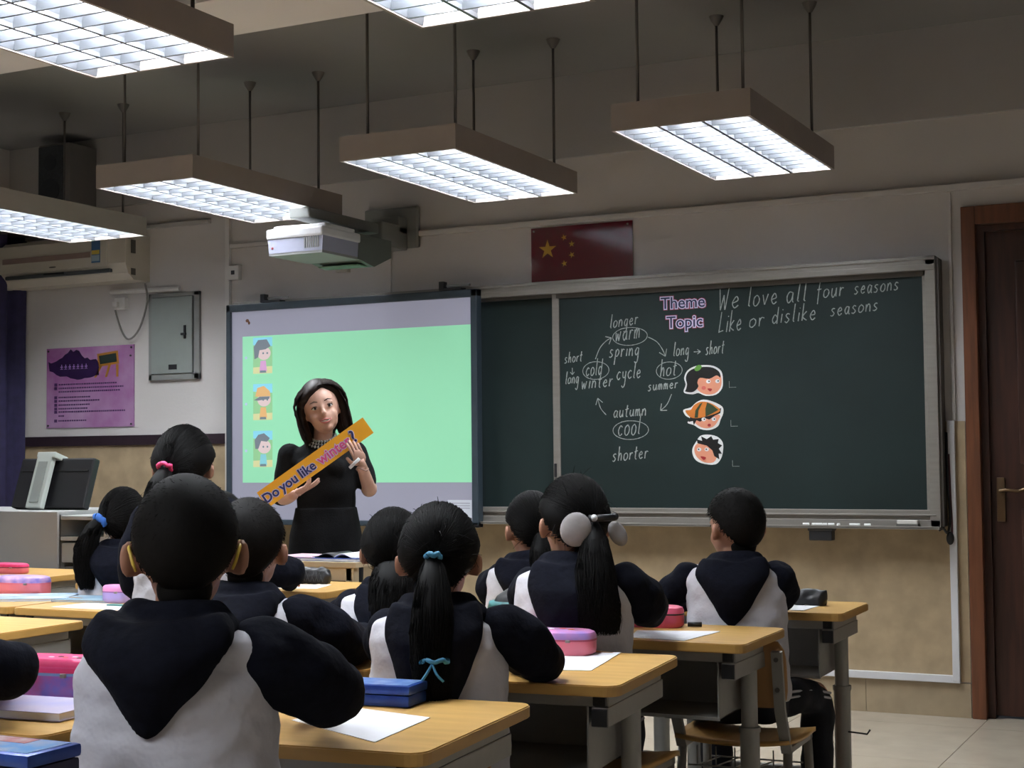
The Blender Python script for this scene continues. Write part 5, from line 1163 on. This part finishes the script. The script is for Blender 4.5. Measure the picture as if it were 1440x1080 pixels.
# tins
t = thing('tin_box', 'blue metal pencil tin on the desk beside the nearest boy', 'tin', (-.335, -4.415, DZ), .10, 'pencil tins')
tinb = mat('tin_blue', s2l((40, 80, 165)), .3, noise_amt=.5, nscale=22, col2=s2l((28, 58, 140)), metal=.3); tinp = mat('tin_lid_print', s2l((80, 120, 190)), .3, noise_amt=1., nscale=28, col2=s2l((150, 175, 215)), metal=.2)
obj('tin_base', bx((-.10, -.045, 0), (.10, .045, .024), .006), tinb, t, 'auto'); obj('tin_lid', bx((-.102, -.047, .0245), (.102, .047, .044), .006), tinb, t, 'auto'); obj('lid_print', bx((-.094, -.040, .0438), (.094, .040, .0446)), tinp, t)
t = thing('tin_box', 'comic print pencil tin at the bottom left corner', 'tin', (-.47, -5.372, DZ), .0, 'pencil tins')
obj('tin_base', bx((-.17, -.055, 0), (.17, .055, .055), .006), flat('tin_navy', (24, 26, 70)), t, 'auto'); obj('tin_lid', bx((-.172, -.057, .0555), (.172, .057, .076), .006), tinb, t, 'auto')
obj('lid_print', bx((-.16, -.046, .0758), (.16, .046, .0768)), mat('comic_print', s2l((70, 140, 200)), .3, noise_amt=1., nscale=18, col2=s2l((185, 175, 180))), t); obj('lid_print', bx((-.15, .01, .0765), (.10, .044, .0773)), mat('comic_print_red', s2l((165, 60, 60)), .3, noise_amt=1., nscale=24, col2=s2l((200, 190, 190))), t)
# papers and books
def sheet(pts, label, z=DZ, group='loose worksheets'):
    o = obj('worksheet', G().prism(pts, z, z+.0012, axis='z'), paper, None); tag(o, label, 'paper', group); return o
sheet([(-.37, -4.66), (-.10, -4.79), (-.135, -4.53), (-.34, -4.49)], "white worksheet beside the nearest boy's right elbow")
sheet([(-.36, -3.56), (-.165, -3.49), (-.105, -3.82), (-.24, -3.86)], 'white worksheet in front of the light pink pencil case')
sheet([(-.31, -3.02), (-.08, -2.955), (-.10, -3.20), (-.27, -3.18)], 'white worksheet by the dark pink pencil case')
sheet([(-.20, -2.16), (-.01, -2.12), (-.02, -2.31), (-.20, -2.31)], 'white worksheet beside the black pouch on the far right desk')
sheet([(-.93, -3.94), (-.72, -3.86), (-.74, -3.97), (-.9, -3.99)], "white worksheet under the boy's resting hand")
sheet([(-2.46, -3.12), (-2.10, -3.12), (-2.12, -2.93), (-2.44, -2.97)], 'white worksheet on the long left desk')
sheet([(-2.20, -2.22), (-1.99, -2.18), (-2.04, -2.0), (-2.2, -2.06)], 'white worksheet by the black net pouch')
sheet([(-1.12, -4.76), (-.95, -4.76), (-.93, -4.64), (-1.10, -4.62)], 'white worksheet under the bright pink case', DZ)
blb = mat('cover_pale_blue', s2l((120, 160, 190)), .4, noise_amt=1., nscale=12, col2=s2l((190, 205, 220))); blp = mat('cover_lavender', s2l((165, 165, 205)), .4, noise_amt=1., nscale=10, col2=s2l((190, 180, 200)))
booklet(-.90, -4.79, DZ+.0015, .24, .17, .016, .10, blp, 'thick lavender notebook pile on the lower left desk', group='exercise books')
booklet(-.875, -3.70, DZ+.0015, .26, .19, .014, -.25, blb, 'pale blue textbook left of the ponytail girl', group='exercise books')
booklet(-.735, -1.92, DZ+.0, .30, .20, .016, .0, blb, 'pale blue book on the desk left of the boy by the chalkboard', group='exercise books')
booklet(-2.76, -2.90, DZ+.0, .30, .22, .010, .5, blb, 'pale blue book lying skewed on the long left desk', group='exercise books')
booklet(-2.50, -2.86, DZ+.0, .24, .18, .008, .15, mat('cover_sky', s2l((110, 150, 180)), .4, noise_amt=.6, nscale=8, col2=s2l((165, 190, 205))), 'light blue thin book overlapping the skewed book', group='exercise books')
o = obj('ruler', G().box((-2.30, -3.02, DZ+.0015), (-2.12, -2.99, DZ+.006)), flat('ruler_green', (80, 130, 125))); tag(o, 'thin green ruler on the worksheet of the long left desk', 'ruler')
t = thing('black_marker', 'small black cap lying right of the dark pink pencil case', 'marker', (-.20, -2.87, DZ+.007)); obj('barrel', G().tube([(-.01, 0, 0), (.03, .01, 0)], .007, 8), darkm, t, True)
